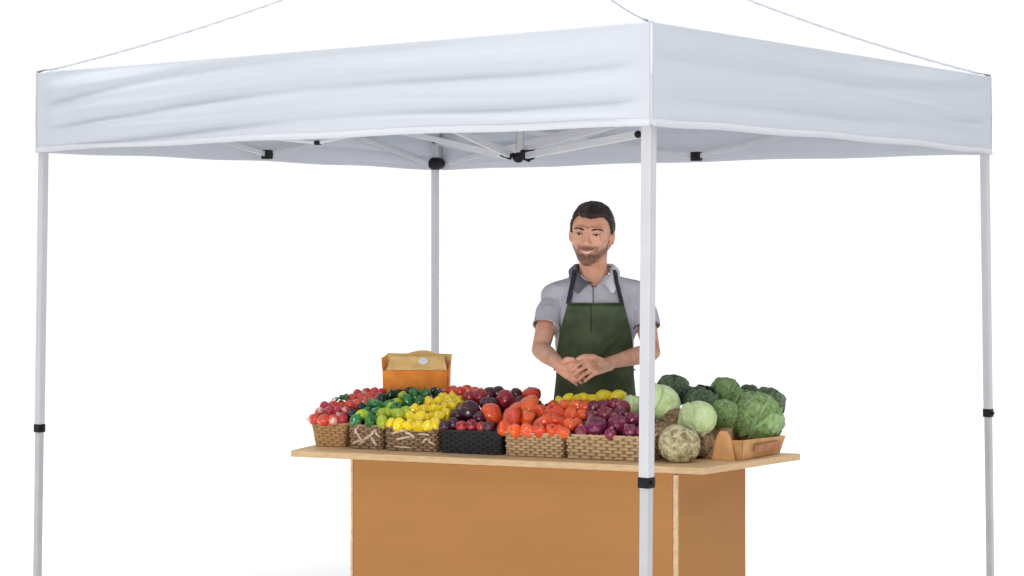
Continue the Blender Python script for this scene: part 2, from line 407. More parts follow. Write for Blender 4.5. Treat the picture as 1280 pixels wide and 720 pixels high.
# centre hub, diagonals and mast
hub = Vector((cC.x, cC.y, 1.990))
h1 = at(633, 194, 7.80); h2 = at(657, 194.5, 7.80)
bm = bmesh.new()
add_box(bm, h2, (.055,.05,.040), Matrix.Rotation(.4, 3, 'Y')); add_ell(bm, h2+Vector((.02,0,.006)), (.024,.024,.026)); add_ell(bm, h2+Vector((-.03,0,-.008)), (.024,.024,.022))
add_box(bm, h1, (.05,.04,.026), Matrix.Rotation(.35, 3, 'Y')); add_bar(bm, h1, h2, .020)
par(bm_obj('centre_hub', bm, M_black, bevel=.006))
qb = tops['B'](2.142); qf = at(797.5, 168, 5.95)
bar(qb, h1, .030, .014); bar(h2, qf, .026, .013)
bm = bmesh.new(); add_ell(bm, qf, (.012,.012,.012)); par(bm_obj('truss_joint', bm, M_black, smooth=True))
bar(h1+Vector((.02,0,0)), mids['FL'], .030, .014)
bar(h2, mids['BR'], .024); bar(h1, mids['LB'], .024); bar(h2+Vector((0,0,.03)), mids['FR'], .024)
bm = bmesh.new(); add_tube(bm, [hub+Vector((0,0,.02)), Vector((cC.x, cC.y, VT+.71))], .016, 12); par(bm_obj('peak_mast', bm, M_pole, smooth=True))

# ------------------------------------------------------------------ counter
ZT = .85
tA = Vector((-.832, 7.087)); tB = Vector((.666, 6.547)); tC = Vector((1.068, 6.985))
tu = (tB-tA).normalized(); tv = Vector((-tu.y, tu.x))
tD = tA + tv*.545
def T(u, v, z=0):
    p = tA + tu*u + tv*v; return Vector((p.x, p.y, ZT+z))
def u_at(px, v):                                                    # where a vertical at px meets the line v on the table
    k = (px-640)/F; q = tA + tv*v
    return (k*q.y - q.x)/(tu.x - k*tu.y)
counter = empty('market_counter', (T(.8,.27).x, T(.8,.27).y, 0))
tag(counter, 'plain tan boarded market counter with a pale overhanging top', 'counter')
def parc(o): o.parent = counter; o.location = o.location - counter.location; return o
bm = bmesh.new(); add_prism(bm, [tA, tB, tC, tD + tu*.0], ZT-.024, ZT)
parc(bm_obj('counter_top', bm, M_top, bevel=.003))
fu0 = u_at(438.5, .045); fu1 = u_at(845, .045)
P0 = T(fu0, .045); P1 = T(fu1, .045)
sd = (tC-tB).normalized()
# right end: meets the sight line at px 932
k = (932-640)/F; s_ = (k*P1.y - P1.x)/(sd.x - k*sd.y)
P2 = P1 + Vector((sd.x, sd.y, 0))*s_
P3 = T(fu0, .50)
def panel(a, b, th_, name, m, z0=.0, z1=ZT-.026):
    bm = bmesh.new(); d = (b-a); d.z = 0; d.normalize(); nrm = Vector((-d.y, d.x, 0))
    poly = [a, b, b+nrm*th_, a+nrm*th_]
    add_prism(bm, [(p.x, p.y) for p in poly], z0, z1)
    return parc(bm_obj(name, bm, m, bevel=.0015))
panel(P0+Vector((.009,0,0)), P1-Vector((.012,0,0)), .018, 'front_panel', M_panel)
e = Vector((sd.x, sd.y, 0))
panel(P1+e*.012, P2, .018, 'side_panel', M_panel)
q2 = P2 + e*-.02 + Vector((-sd.y, sd.x, 0))*.02
panel(T(fu0,.50), T(fu0,.062), .018, 'side_panel', M_panel)
bm = bmesh.new(); add_leg(bm, Vector((P1.x, P1.y+.010, 0)), Vector((P1.x, P1.y+.010, ZT-.034)), .018, -.35); parc(bm_obj('corner_trim', bm, M_edge, bevel=.003))
bm = bmesh.new(); add_leg(bm, Vector((P0.x+.004, P0.y+.008, 0)), Vector((P0.x+.004, P0.y+.008, ZT-.026)), .010, -.35); parc(bm_obj('corner_trim', bm, M_edge, bevel=.002))
bm = bmesh.new()
add_prism(bm, [(T(fu0+.03,.07).x, T(fu0+.03,.07).y), (T(fu1-.05,.07).x, T(fu1-.05,.07).y), (T(fu1+.02,.3).x, T(fu1+.02,.3).y), (T(fu0+.03,.48).x, T(fu0+.03,.48).y)], .30, .318)
parc(bm_obj('inner_shelf', bm, M_top))

# ------------------------------------------------------------------ baskets
PF = .10
def pile(v): return .085 + max(0, v-PF)*.34                           # height of the heap above the counter
def basket(u0, u1, v0, v1, h0, h1, m, label, mound_mat=M_gapshade, taper=.012, cell=.018, lattice=None, round_l=False, amp=.0032, name='wicker_basket'):
    c = T((u0+u1)/2, (v0+v1)/2)
    root = empty(name, (c.x, c.y, ZT)); tag(root, label, 'basket', 'baskets on the counter')
    U = Vector((tu.x, tu.y, 0)); V = Vector((tv.x, tv.y, 0)); hw = (u1-u0)/2; hd = (v1-v0)/2
    bm = bmesh.new(); rows = 34; rad = .018
    # rounded-rectangle outline
    def outline(w, d, r, npt):
        segs = [(w-r,-d,'x')]; pts = []
        per = 4*(w-r)+4*(d-r)+2*PI*r
        for i in range(npt):
            s = per*i/npt
            for kind, ln in (('s0',2*(w-r)),('c0',PI*r/2),('s1',2*(d-r)),('c1',PI*r/2),('s2',2*(w-r)),('c2',PI*r/2),('s3',2*(d-r)),('c3',PI*r/2)):
                if s <= ln: break
                s -= ln
            a = s/r if kind[0] == 'c' else 0
            k = int(kind[1]); base = [(-(w-r),-d),(w-r,-(d-r)),((w),-(d-r)),((w-r),d)]
            if kind == 's0': p=(-(w-r)+s,-d); nn=(0,-1)
            elif kind == 's1': p=(w,-(d-r)+s); nn=(1,0)
            elif kind == 's2': p=((w-r)-s,d); nn=(0,1)
            elif kind == 's3': p=(-w,(d-r)-s); nn=(-1,0)
            else:
                cx, cy, a0 = {0:(w-r,-(d-r),-PI/2),1:(w-r,d-r,0),2:(-(w-r),d-r,PI/2),3:(-(w-r),-(d-r),PI)}[k]
                nn=(math.cos(a0+a), math.sin(a0+a)); p=(cx+r*nn[0], cy+r*nn[1])
            pts.append((p, nn, per*i/npt))
        return pts
    npt = int((4*hw+4*hd)/.0028)
    rings = []; gaps = []
    for j in range(rows+1):
        t = j/rows; w = hw - taper*(1-t); d = hd - taper*.6*(1-t)
        ring = []
        for (p, nn, s) in outline(w, d, rad, npt):
            z_top = h0 + (h1-h0)*((p[1]+d)/(2*d))
            z = z_top*t
            row = int(z/(cell*.55))
            off = amp*math.sin(2*PI*s/(cell*2) + PI*(row % 2))*abs(math.sin(PI*z/(cell*.55)))**.5
            fz = (z/(cell*.55)) % 1; sg = math.sin(2*PI*s/(cell*2) + PI*(row % 2))
            gaps.append(max(1-sm(0,.24,min(fz,1-fz)), .85*sm(-.35,-.95,sg))*.9)
            q = U*(p[0]+nn[0]*off) + V*(p[1]+nn[1]*off)
            ring.append(bm.verts.new((q.x, q.y, z+.001)))
        rings.append(ring)
    for r0, r1 in zip(rings, rings[1:]):
        for k in range(npt): bm.faces.new((r0[k], r0[(k+1)%npt], r1[(k+1)%npt], r1[k]))
    bm.faces.new(rings[0][::-1])
    b = bm_obj('basket_body', bm, m, root, smooth=True); b.data.attributes.new('gap', 'FLOAT', 'POINT').data.foreach_set('value', gaps)
    bm = bmesh.new(); pts = []
    for (p, nn, s) in outline(hw, hd, rad, 90):
        zt = h0 + (h1-h0)*((p[1]+hd)/(2*hd)); q = U*p[0] + V*p[1]
        pts.append(Vector((q.x, q.y, zt + .0018*math.sin(s*260))))
    pts.append(pts[0]); add_tube(bm, pts, .0055, 8, cap=False)
    bm_obj('rim', bm, m, root, smooth=True)
    bm = bmesh.new(); nn_ = 14; G = {}  # made-up mound carrying the heap, coloured dark as shade in its crevices
    for i in range(nn_+1):
        for j in range(nn_+1):
            uu = -hw+.006 + (2*hw-.012)*i/nn_; vv = -hd+.006 + (2*hd-.012)*j/nn_
            edge = min(1, min(i, nn_-i, j+2, nn_-j+2)/3)
            z = pile(v0+hd+vv) - .034 - .02*(1-edge) + .006*noise.noise(Vector((uu*40, vv*40, u0*9)))
            z = max(z, .02)
            q = U*uu + V*vv; G[i,j] = bm.verts.new((q.x, q.y, z))
    for i in range(nn_):
        for j in range(nn_): bm.faces.new((G[i,j], G[i+1,j], G[i+1,j+1], G[i,j+1]))
    bm_obj('shade_mound', bm, mound_mat, root, smooth=True)
    if lattice:
        bm = bmesh.new()
        for (a0, z0, a1, z1, ww) in lattice:
            pts = []
            for k in range(5):
                t = k/4; aa = a0+(a1-a0)*t + .03*math.sin(t*PI*2+a0*9); zz = z0+(z1-z0)*t + .04*math.sin(t*PI+z0*7)
                tz = zz; dd = hd - taper*.6*(1-tz) + .0035
                q = U*((aa*2-1)*(hw-taper)) - V*dd; pts.append(Vector((q.x, q.y, zz*h0)))
            add_tube(bm, pts, ww, 6)
        bm_obj('pale_strips', bm, M_lath, root, smooth=True)
    return root
def ub(px, v): return u_at(px, v)
vF = .115
lat1 = [(.10,.98,.45,.30,.0045),(.45,.30,.80,.85,.0055),(.30,.05,.62,.62,.005),(.62,.62,.88,.15,.0055),(.05,.12,.42,.42,.0045),(.72,.92,.95,.55,.0045),(.15,.6,.3,.95,.003)]
lat2 = [(.06,.72,.40,.86,.006),(.40,.86,.58,.55,.006),(.15,.50,.48,.62,.0045),(.60,.78,.90,.70,.004),(.68,.30,.85,.62,.004),(.85,.62,.95,.3,.004),(.1,.12,.5,.18,.003)]
basket(ub(387,.155)+.002, ub(433,.155), .155, .30, .088, .10, M_wick2, 'golden brown basket of red radishes at the left end of the counter', taper=.014, round_l=True, amp=.0012)
basket(ub(435,.135), ub(478,.135), .135, .30, .088, .11, M_wickd, 'small brown basket with pale crossing strips, holding green peppers', M_gapshadeg, lattice=lat1, taper=.004)
basket(ub(480,.125), ub(546,.125), .125, .30, .087, .11, M_wickd, 'brown basket with pale squiggly strips under the yellow peppers', M_gapshadeg, lattice=lat2, taper=.004)
basket(ub(549,vF), ub(627,vF), vF, .30, .083, .11, M_wickb, 'black basket of plums and crimson fruit in the middle of the row', amp=.0018, taper=.004)
basket(ub(630,.105), ub(704,.105), .105, .30, .085, .11, M_wick, 'tan woven basket of tomatoes right of the black basket', taper=.004)
basket(ub(706,.10), ub(815,.10), .10, .30, .085, .11, M_wick, 'long tan woven basket of red onions behind the front tent leg', taper=.006, cell=.021, amp=.004)
# rear row, mostly hidden by the heaps
rear = [(ub(440,.38)+.0, ub(497,.38), 'rear basket of radishes behind the golden brown basket', M_wick2, M_gapshade),
        (ub(499,.38), ub(548,.38), 'rear basket of dark green vegetables in front of the orange carton', M_wickd, M_gapshadeg),
        (ub(550,.38), ub(602,.38), 'rear basket of yellow peppers beside the orange carton', M_wickd, M_gapshade),
        (ub(604,.38), ub(668,.38), 'rear basket of crimson fruit behind the black basket', M_wickb, M_gapshade),
        (ub(670,.38), ub(728,.38), 'rear basket of red peppers in front of the man', M_wick, M_gapshade),
        (ub(730,.38), ub(812,.38), 'rear basket of lemons in front of the apron', M_wick, M_gapshade)]
for k, (a, b, lb, m, ln) in enumerate(rear):
    v1 = .40 if k < 3 else .50
    basket(a+.002, b-.002, .315, v1, .128, pile(v1)-.065, m, lb, ln, taper=.003)

# ------------------------------------------------------------------ produce
def sph_mesh(name, fn, m, nu=40, nv=26, attr=None, afn=None):
    bm = bmesh.new(); rings = []; dirs = []
    def mk(t, a):
        d = Vector((math.sin(t)*math.cos(a), math.sin(t)*math.sin(a), math.cos(t))); v = bm.verts.new(fn(d, t, a)); dirs.append((d,t,a)); return v
    top = mk(0,0)
    for j in range(1, nv): rings.append([mk(PI*j/nv, 2*PI*k/nu) for k in range(nu)])
    bot = mk(PI,0)
    for k in range(nu):
        bm.faces.new((top, rings[0][k], rings[0][(k+1)%nu])); bm.faces.new((bot, rings[-1][(k+1)%nu], rings[-1][k]))
    for r0, r1 in zip(rings, rings[1:]):
        for k in range(nu): bm.faces.new((r0[k], r1[k], r1[(k+1)%nu], r0[(k+1)%nu]))
    me = bpy.data.meshes.new(name); bm.to_mesh(me); bm.free()
    me.materials.append(m)
    for p in me.polygons: p.use_smooth = True
    if attr:
        at_ = me.attributes.new(attr, 'FLOAT', 'POINT')
        at_.data.foreach_set('value', [afn(*dd) for dd in dirs])
    return me
def stem_mesh(z, r, ln, calyx=5, sp=.35):
    bm = bmesh.new()
    add_tube(bm, [(0,0,z-.05),(.0,0,z+ln*.5),(ln*.35,0,z+ln)], [r,r*.8,r*.9], 7)
    for k in range(calyx):
        a = 2*PI*k/calyx
        p0 = Vector((math.cos(a), math.sin(a), 0))
        q = Vector((-p0.y, p0.x, 0))
        v = [bm.verts.new(Vector((0,0,z+.05))), bm.verts.new(p0*sp*.5+q*.07+Vector((0,0,z+.08))), bm.verts.new(p0*sp+Vector((0,0,z+.06))), bm.verts.new(p0*sp*.5-q*.07+Vector((0,0,z+.08)))]
        bm.faces.new(v)
    me = bpy.data.meshes.new('stem'); bm.to_mesh(me); bm.free(); me.materials.append(M_stem)
    for p in me.polygons: p.use_smooth = True
    return me
def dimple(t, d=.16, w=.45): return -d*math.exp(-(t/w)**2)
def nz(d, s, a, seed=0): return a*noise.noise(d*s + Vector((seed*3.1, seed*1.7, 0)))
def f_tom(lobes, fl_, seed):
    def fn(d, t, a):
        r = 1 + .035*math.cos(lobes*a)*math.sin(t)**1 + nz(d,1.5,.08,seed)
        z = d.z*fl_ + dimple(t,.14,.45) ; return Vector((d.x*r, d.y*r, z*(1+nz(d,1.2,.06,seed+5))))
    return fn
def f_pep(lobes, ln, seed):
    def fn(d, t, a):
        tp = 1 - .22*sm(0, PI, t) 
        r = tp*(1 + .11*math.cos(lobes*a+seed)*min(1, math.sin(t)*1.4) + nz(d,1.6,.12,seed))
        s = math.sin(t)**.75/max(1e-4, math.sin(t)) if math.sin(t) > 1e-4 else 1
        return Vector((d.x*r*s, d.y*r*s, d.z*ln + dimple(t,.2,.5) + dimple(PI-t,-.12,.4)))
    return fn
def f_lem(seed):
    def fn(d, t, a):
        r = 1 + nz(d,1.6,.05,seed)
        z = d.z*1.12 + .22*math.exp(-(t/.28)**2) - .16*math.exp(-((PI-t)/.25)**2)
        return Vector((d.x*r*.92, d.y*r*.92, z*1.0))
    return fn
def f_rad(seed):
    def fn(d, t, a):
        r = 1 + nz(d,1.8,.10,seed)
        return Vector((d.x*r, d.y*r, d.z*1.08*r - .55*math.exp(-((PI-t)/.22)**2)))
    return fn
def f_on(seed):
    def fn(d, t, a):
        r = 1 + .012*math.sin(14*a) + nz(d,1.3,.07,seed)
        return Vector((d.x*r, d.y*r, d.z*.94*r + .30*math.exp(-(t/.25)**2) - .08*math.exp(-((PI-t)/.3)**2)))
    return fn
PROTO = {}
def proto(kind):
    """variants: list of (mesh, stem mesh or None)"""
    if kind in PROTO: return PROTO[kind]
    V = []
    for s in range(3):
        if kind == 'radish': V.append((sph_mesh('radish', f_rad(s), M_radish, 24, 18, 'tip', lambda d,t,a: sm(2.1,2.9,t)), None))
        if kind == 'green_pepper': V.append((sph_mesh('green_pepper', f_pep(3+s%2, 1.2+.1*s, s), M_green, 36, 22), stem_mesh(1.0,.10,.30,5,.3)))
        if kind == 'dark_pepper': V.append((sph_mesh('dark_pepper', f_pep(3, 1.3, s), M_dgreen, 36, 22), None))
        if kind == 'lime': V.append((sph_mesh('lime', f_lem(s), M_lime, 28, 20), None))
        if kind == 'lemon': V.append((sph_mesh('lemon', f_lem(s), M_lemon, 28, 20), None))
        if kind == 'yellow_pepper': V.append((sph_mesh('yellow_pepper', f_pep(4-s%2, 1.0+.12*s, s), M_yellow, 36, 22), stem_mesh(.85,.10,.26,5,.28)))
        if kind == 'tomato': V.append((sph_mesh('tomato', f_tom(5+s, .86, s), M_tomato, 40, 24), stem_mesh(.70,.06,.22,5,.42)))
        if kind == 'red_pepper': V.append((sph_mesh('red_pepper', f_pep(3+s%2, 1.15+.1*s, s), M_redpep, 36, 22), stem_mesh(.95,.09,.28,5,.26)))
        if kind == 'plum': V.append((sph_mesh('plum', f_tom(2, 1.02, s), M_plum, 32, 22), stem_mesh(.86,.05,.2,0)))
        if kind == 'crimson_pepper': V.append((sph_mesh('crimson_pepper', f_tom(4+s, .95, s), M_crim, 32, 22), stem_mesh(.80,.06,.22,5,.3)))
        if kind == 'red_onion': V.append((sph_mesh('red_onion', f_on(s), M_onion, 56, 24, 'tip', lambda d,t,a: 1-sm(.12,.5,t)), None))
    PROTO[kind] = V; return V
def ray_heap(px, py):
    """where the line of sight meets the sloping heap"""
    lo, hi = 6.3, 7.75
    for _ in range(50):
        D = (lo+hi)/2; p = at(px, py, D); v = (Vector((p.x, p.y))-tA).dot(tv)
        if p.z > ZT + pile(v) + .004: lo = D
        else: hi = D
    v = min(v, .50)
    return p
used = {}
def put(kind, p, r, label, cat, group, tilt=None, rs=None):
    rr = random.Random(hash((kind, round(p.x*1e4), round(p.z*1e4))) & 0xffff if False else int(abs(p.x)*1e5 + p.z*3e4) % 99991)
    V = proto(kind); me, st = V[rr.randrange(len(V))]
    o = bpy.data.objects.new(kind, me); col.objects.link(o); o.location = p
    o.scale = [r*rr.uniform(.95,1.06)]*3
    if tilt is None: tilt = (rr.uniform(-1.2,1.2), rr.uniform(-1.2,1.2), rr.uniform(0,6.28))
    else: tilt = (tilt[0]+rr.uniform(-.2,.2), tilt[1]+rr.uniform(-.2,.2), rr.uniform(0,6.28) if len(tilt) < 3 else tilt[2])
    o.rotation_euler = tilt
    if st:
        s = bpy.data.objects.new('stem', st); col.objects.link(s); s.parent = o
    tag(o, label, cat, group); return o
ORD = ['leftmost','second from left','third from left','fourth from left','fifth from left','sixth from left','seventh from left']
# every row: (kind, what, category, where, group, [(px, py, r_px), ...])
rows = [
 ('radish','red radish','radish','front row of the golden basket','radishes in the left baskets',[(393,524,7),(405,525,7.5),(417,525,7),(428,523,7)]),
 ('radish','red radish','radish','middle row of the golden basket','radishes in the left baskets',[(400,516,7),(411,516,7.5),(423,515,7),(433,514,6)]),
 ('radish','red radish','radish','top row of the golden basket','radishes in the left baskets',[(406,508,6.5),(417,507,6.5),(427,507,6)]),
 ('radish','red radish','radish','front row of the rear radish basket','radishes in the left baskets',[(437,507,7),(448,506,7.5),(459,505,7),(469,502,6.5)]),
 ('radish','red radish','radish','second row of the rear radish basket','radishes in the left baskets',[(441,499,7),(452,498,7),(463,497,7),(474,496,6)]),
 ('radish','red radish','radish','topmost row of the rear radish basket','radishes in the left baskets',[(447,492,6),(458,491,6),(468,490,6),(477,490,5)]),
 ('green_pepper','small glossy green pepper','pepper','front row beside the golden radish basket','green peppers',[(444,526,8.5),(463,526,9.5)]),
 ('green_pepper','small glossy green pepper','pepper','second row of the green heap','green peppers',[(458,516,8),(470,516,8.5)]),
 ('green_pepper','small glossy green pepper','pepper','third row of the green heap','green peppers',[(462,505,8),(472,507,9),(486,507,8.5),(495,512,9)]),
 ('green_pepper','small glossy green pepper','pepper','top row of the green heap','green peppers',[(509,501,9),(519,495,10),(533,495,9.5),(524,505,8.5)]),
 ('dark_pepper','nearly black green pepper','pepper','row under the orange carton','dark peppers',[(479,500,8),(488,495,8),(498,492,7),(512,491,7),(541,490,7),(549,494,7)]),
 ('dark_pepper','nearly black green pepper','pepper','gap beside the green heap','dark peppers',[(440,517,6),(452,509,6)]),
 ('lime','bright yellow-green lime','lime','front row beside the green peppers','limes among the green peppers',[(452,519,8.5),(478,527,8.5)]),
 ('lime','bright yellow-green lime','lime','line between green and yellow heaps','limes among the green peppers',[(478,517,8),(485,516,7.5),(489,509,7.5),(497,504,7.5),(504,496,8.5)]),
 ('lime','bright yellow-green lime','lime','left side of the yellow heap','limes among the green peppers',[(499,519,10),(508,515,9)]),
 ('yellow_pepper','bright yellow pepper','pepper','front row of the yellow heap','yellow peppers',[(489,529,7),(499,531,8),(511,531,8.5),(523,532,8.5),(535,532,8),(545,530,8)]),
 ('yellow_pepper','bright yellow pepper','pepper','second row of the yellow heap','yellow peppers',[(513,522,8),(525,522,9),(537,523,9),(549,522,9),(558,518,8)]),
 ('yellow_pepper','bright yellow pepper','pepper','third row of the yellow heap','yellow peppers',[(520,513,9),(532,514,9),(544,513,9.5),(557,511,9),(566,509,8)]),
 ('yellow_pepper','bright yellow pepper','pepper','fourth row of the yellow heap','yellow peppers',[(537,504,9),(549,504,9),(561,502,9.5),(573,502,8.5)]),
 ('yellow_pepper','bright yellow pepper','pepper','top row of the yellow heap','yellow peppers',[(555,497,8),(567,497,7.5)]),
 ('crimson_pepper','small crimson pepper','pepper','front row of the black basket','crimson peppers and plums',[(577,533,7.5),(590,532,8),(602,534,7)]),
 ('plum','dark purple plum','plum','front row of the black basket','crimson peppers and plums',[(556,533,8),(567,530,8),(611,534,8)]),
 ('plum','large dark purple plum','plum','middle of the black basket heap','crimson peppers and plums',[(587,516,14.5),(572,519,9),(600,523,9)]),
 ('crimson_pepper','rounded crimson pepper','pepper','back of the black basket heap','crimson peppers and plums',[(588,497,9.5),(601,496,12),(633,500,13)]),
 ('plum','dark purple plum','plum','dark rim behind the black basket','crimson peppers and plums',[(612,494,11),(609,505,10),(623,492,9.5),(645,493,9),(616,505,8),(650,503,8)]),
 ('tomato','small red tomato','tomato','row above the yellow heap','tomatoes',[(565,489,7.5),(575,491,8.5),(584,488,8.5),(594,489,7),(554,491,6)]),
 ('red_pepper','coral red pepper','pepper','foremost row of the tomato basket','coral peppers',[(630,535,10),(645,539,9.5),(660,538,10),(675,539,10),(690,539,9.5),(700,539,8)]),
 ('red_pepper','large coral red pepper','pepper','second row of the tomato basket','coral peppers',[(614,519,15),(641,525,15),(660,523,11),(680,530,13),(697,529,12)]),
 ('red_pepper','orange-red pepper','pepper','third row of the tomato basket','coral peppers',[(646,511,10),(662,509,14.5),(673,514,10),(686,517,9)]),
 ('tomato','big round red tomato','tomato','top of the heap left of the man','tomatoes',[(664,494,13)]),
 ('red_pepper','orange-red pepper','pepper','heap before the apron, front row','red peppers before the apron',[(711,533,10.5),(722,530,9),(706,541,7.5)]),
 ('red_pepper','orange-red pepper','pepper','heap before the apron, second row','red peppers before the apron',[(698,517,9.5),(714,519,10.5),(727,520,9)]),
 ('red_pepper','orange-red pepper','pepper','heap before the apron, third row','red peppers before the apron',[(692,508,8),(705,509,9),(718,509,9.5),(731,509,9)]),
 ('lemon','yellow lemon','lemon','left part of the row before the apron','lemons before the apron',[(699,501,6),(710,499,7.5),(722,499,7),(731,498,8),(742,500,7.5)]),
 ('lemon','large yellow lemon','lemon','raised pair before the apron','lemons before the apron',[(753,496,10.5),(772,496,10)]),
 ('red_onion','shiny red onion','onion','front row of the long basket','red onions in the long basket',[(727,540,8),(745,535,14.5),(763,543,8),(772,531,13),(788,540,9.5),(803,540,10)]),
 ('red_onion','shiny red onion','onion','second row of the long basket','red onions in the long basket',[(738,520,9),(756,519,10.5),(775,517,9),(791,525,10.5),(806,526,10)]),
 ('red_onion','dark red onion','onion','top row of the long basket','red onions in the long basket',[(742,509,9),(754,508,9),(768,506,8.5),(780,510,9)]),
]
COUNT = 0
for kind, what, cat, where, grp, pts in rows:
    pts = sorted(pts)
    for i, (px, py, rp) in enumerate(pts):
        p = ray_heap(px, py); r = rp*p.y/F
        if kind in ('green_pepper','dark_pepper','yellow_pepper','red_pepper','lime','lemon'): r *= .93
        if len(pts) == 1: lb = f'{what}, {where}'
        else: lb = f'{what}, {ORD[i] if i < len(pts)-1 else "rightmost"} in the {where}'; assert len(lb.replace('-',' ').split()) <= 16, lb
        tl = None
        if kind == 'red_onion': tl = (-.5+random.uniform(-.7,.7), random.uniform(-.9,.9))
        if kind == 'tomato': tl = (random.uniform(.2,.9), random.uniform(-.5,.5))
        if kind == 'radish': tl = (random.uniform(-2.2,-.6), random.uniform(-.8,.8))
        put(kind, p, r, lb, cat, grp, tl); COUNT += 1
# a few radish leaves on the left baskets
bm = bmesh.new()
for (px, py, s, a) in ((428,504,1,.2),(434,506,.8,-.5),(420,506,.6,1.2)):
    p = ray_heap(px, py) + Vector((0,0,.012))
    for k in range(3):
        d = Vector((math.cos(a+k*.7-2.6), math.sin(a+k*.7), .25*k-.05)).normalized(); q = d.cross(Vector((0,0,1))).normalized()
        prev = None
        for t in range(6):
            f = t/5; w = .011*s*math.sin(PI*(f*.9+.08)); c_ = p + d*.045*s*f + Vector((0,0,.01*math.sin(f*3)))
            row = [bm.verts.new(c_-q*w), bm.verts.new(c_+Vector((0,0,.003))), bm.verts.new(c_+q*w)]
            if prev:
                for z in range(2): bm.faces.new((prev[z], prev[z+1], row[z+1], row[z]))
            prev = row
o = bm_obj('radish_leaves', bm, M_leafg, smooth=True); tag(o, 'tuft of dark green radish leaves between the two radish baskets', 'leaves')
o.modifiers.new('t','SOLIDIFY').thickness = .0012

# cabbages ------------------------------------------------------------
def cabbage(name, m, seed, leaves, layer, vein, ruffle, up=.2, nu=150, nv=100, bumpy=.02, brown=False):
    rr = random.Random(seed); LV = []
    for i in range(leaves):
        if i < leaves*.55: c_ = Vector((rr.uniform(-1,1), rr.uniform(-1,1), rr.uniform(-.9,.5))).normalized()
        else: c_ = Vector((rr.uniform(-1,1), rr.uniform(-1,.6), rr.uniform(-.2,1))).normalized()
        # leaf base points downward: local frame
        ref = Vector((0,0,-1)) if abs(c_.z) < .95 else Vector((0,1,0))
        y = (ref - c_*ref.dot(c_)).normalized(); x = y.cross(c_)
        LV.append((c_, x, y, rr.uniform(.62,1.0), rr.uniform(0,9)))
    def ev(d):
        h = 0; vv = 0; edge = 0
        for i, (c_, x, y, ar, ph) in enumerate(LV):
            ct = d.dot(c_)
            if ct < .2: continue
            ang = math.acos(min(1, ct)); X = d.dot(x); Y = d.dot(y); az = math.atan2(X, -Y)
            lim = ar*(1 + ruffle*math.sin(az*9+ph) + ruffle*.6*math.sin(az*17+ph*2))
            if ang < lim:
                e = ang/lim
                h = layer*(i+1)*.55 + layer*1.4*e**3
                # veins fan out from the leaf base
                bx = X; by = ar*.95 - Y
                fan = math.atan2(bx, by+.05); rad_ = math.hypot(bx, by)
                k = 1-min(1, abs(bx)/(.035+.01*by))
                side = abs(math.sin(fan*6.5 + .5*math.sin(rad_*6)))
                v2 = max(0, 1-side/.22)*sm(.1,.35,rad_)
                vv = max(0, k, v2*.75); vv *= (1-.5*e)
                if e > .93: vv = max(vv, .35*(e-.93)/.07)
                h += vein*max(k*1.1, v2*.6)
        return h, vv
    cache = {}
    def fn(d, t, a):
        h, vv = ev(d); cache[(round(t,6), round(a,6))] = vv
        r = 1 + h - layer*leaves*.3 + bumpy*noise.noise(d*9+Vector((seed,0,0))) + bumpy*.6*noise.noise(d*22)
        return Vector((d.x*r, d.y*r, d.z*r*.93))
    def afn(d, t, a):
        v = cache[(round(t,6), round(a,6))]
        if brown: v *= sm(-.5,.35,d.z - .4*d.y)
        return min(1, v*.95)
    me = sph_mesh(name, fn, m, nu, nv, 'vein', afn)
    return me
CM = {'savoy': [cabbage('savoy_cabbage', M_savoy, s, 11, .030, .040, .06, bumpy=.060) for s in (3,8)],
      'dark':  [cabbage('savoy_cabbage', M_savoyd, s, 10, .032, .032, .06, bumpy=.055, nu=110, nv=70) for s in (5,12)],
      'pale':  [cabbage('pale_cabbage', M_pale, s, 9, .014, .012, .02, bumpy=.010, nu=110, nv=70) for s in (6,21)],
      'cele':  [cabbage('celeriac', M_cele, s, 12, .016, .035, .07, bumpy=.05, nu=130, nv=84, brown=False) for s in (9,14)],
      'root':  [cabbage('celeriac', M_root, s, 12, .016, .03, .08, bumpy=.06, nu=110, nv=70) for s in (19,24)]}
def core_mesh():
    bm = bmesh.new(); add_tube(bm, [(0,0,-.80),(0,0,-1.02)], [.22,.19], 14); me = bpy.data.meshes.new('stalk'); bm.to_mesh(me); bm.free(); me.materials.append(M_cut); return me
CORE = core_mesh()
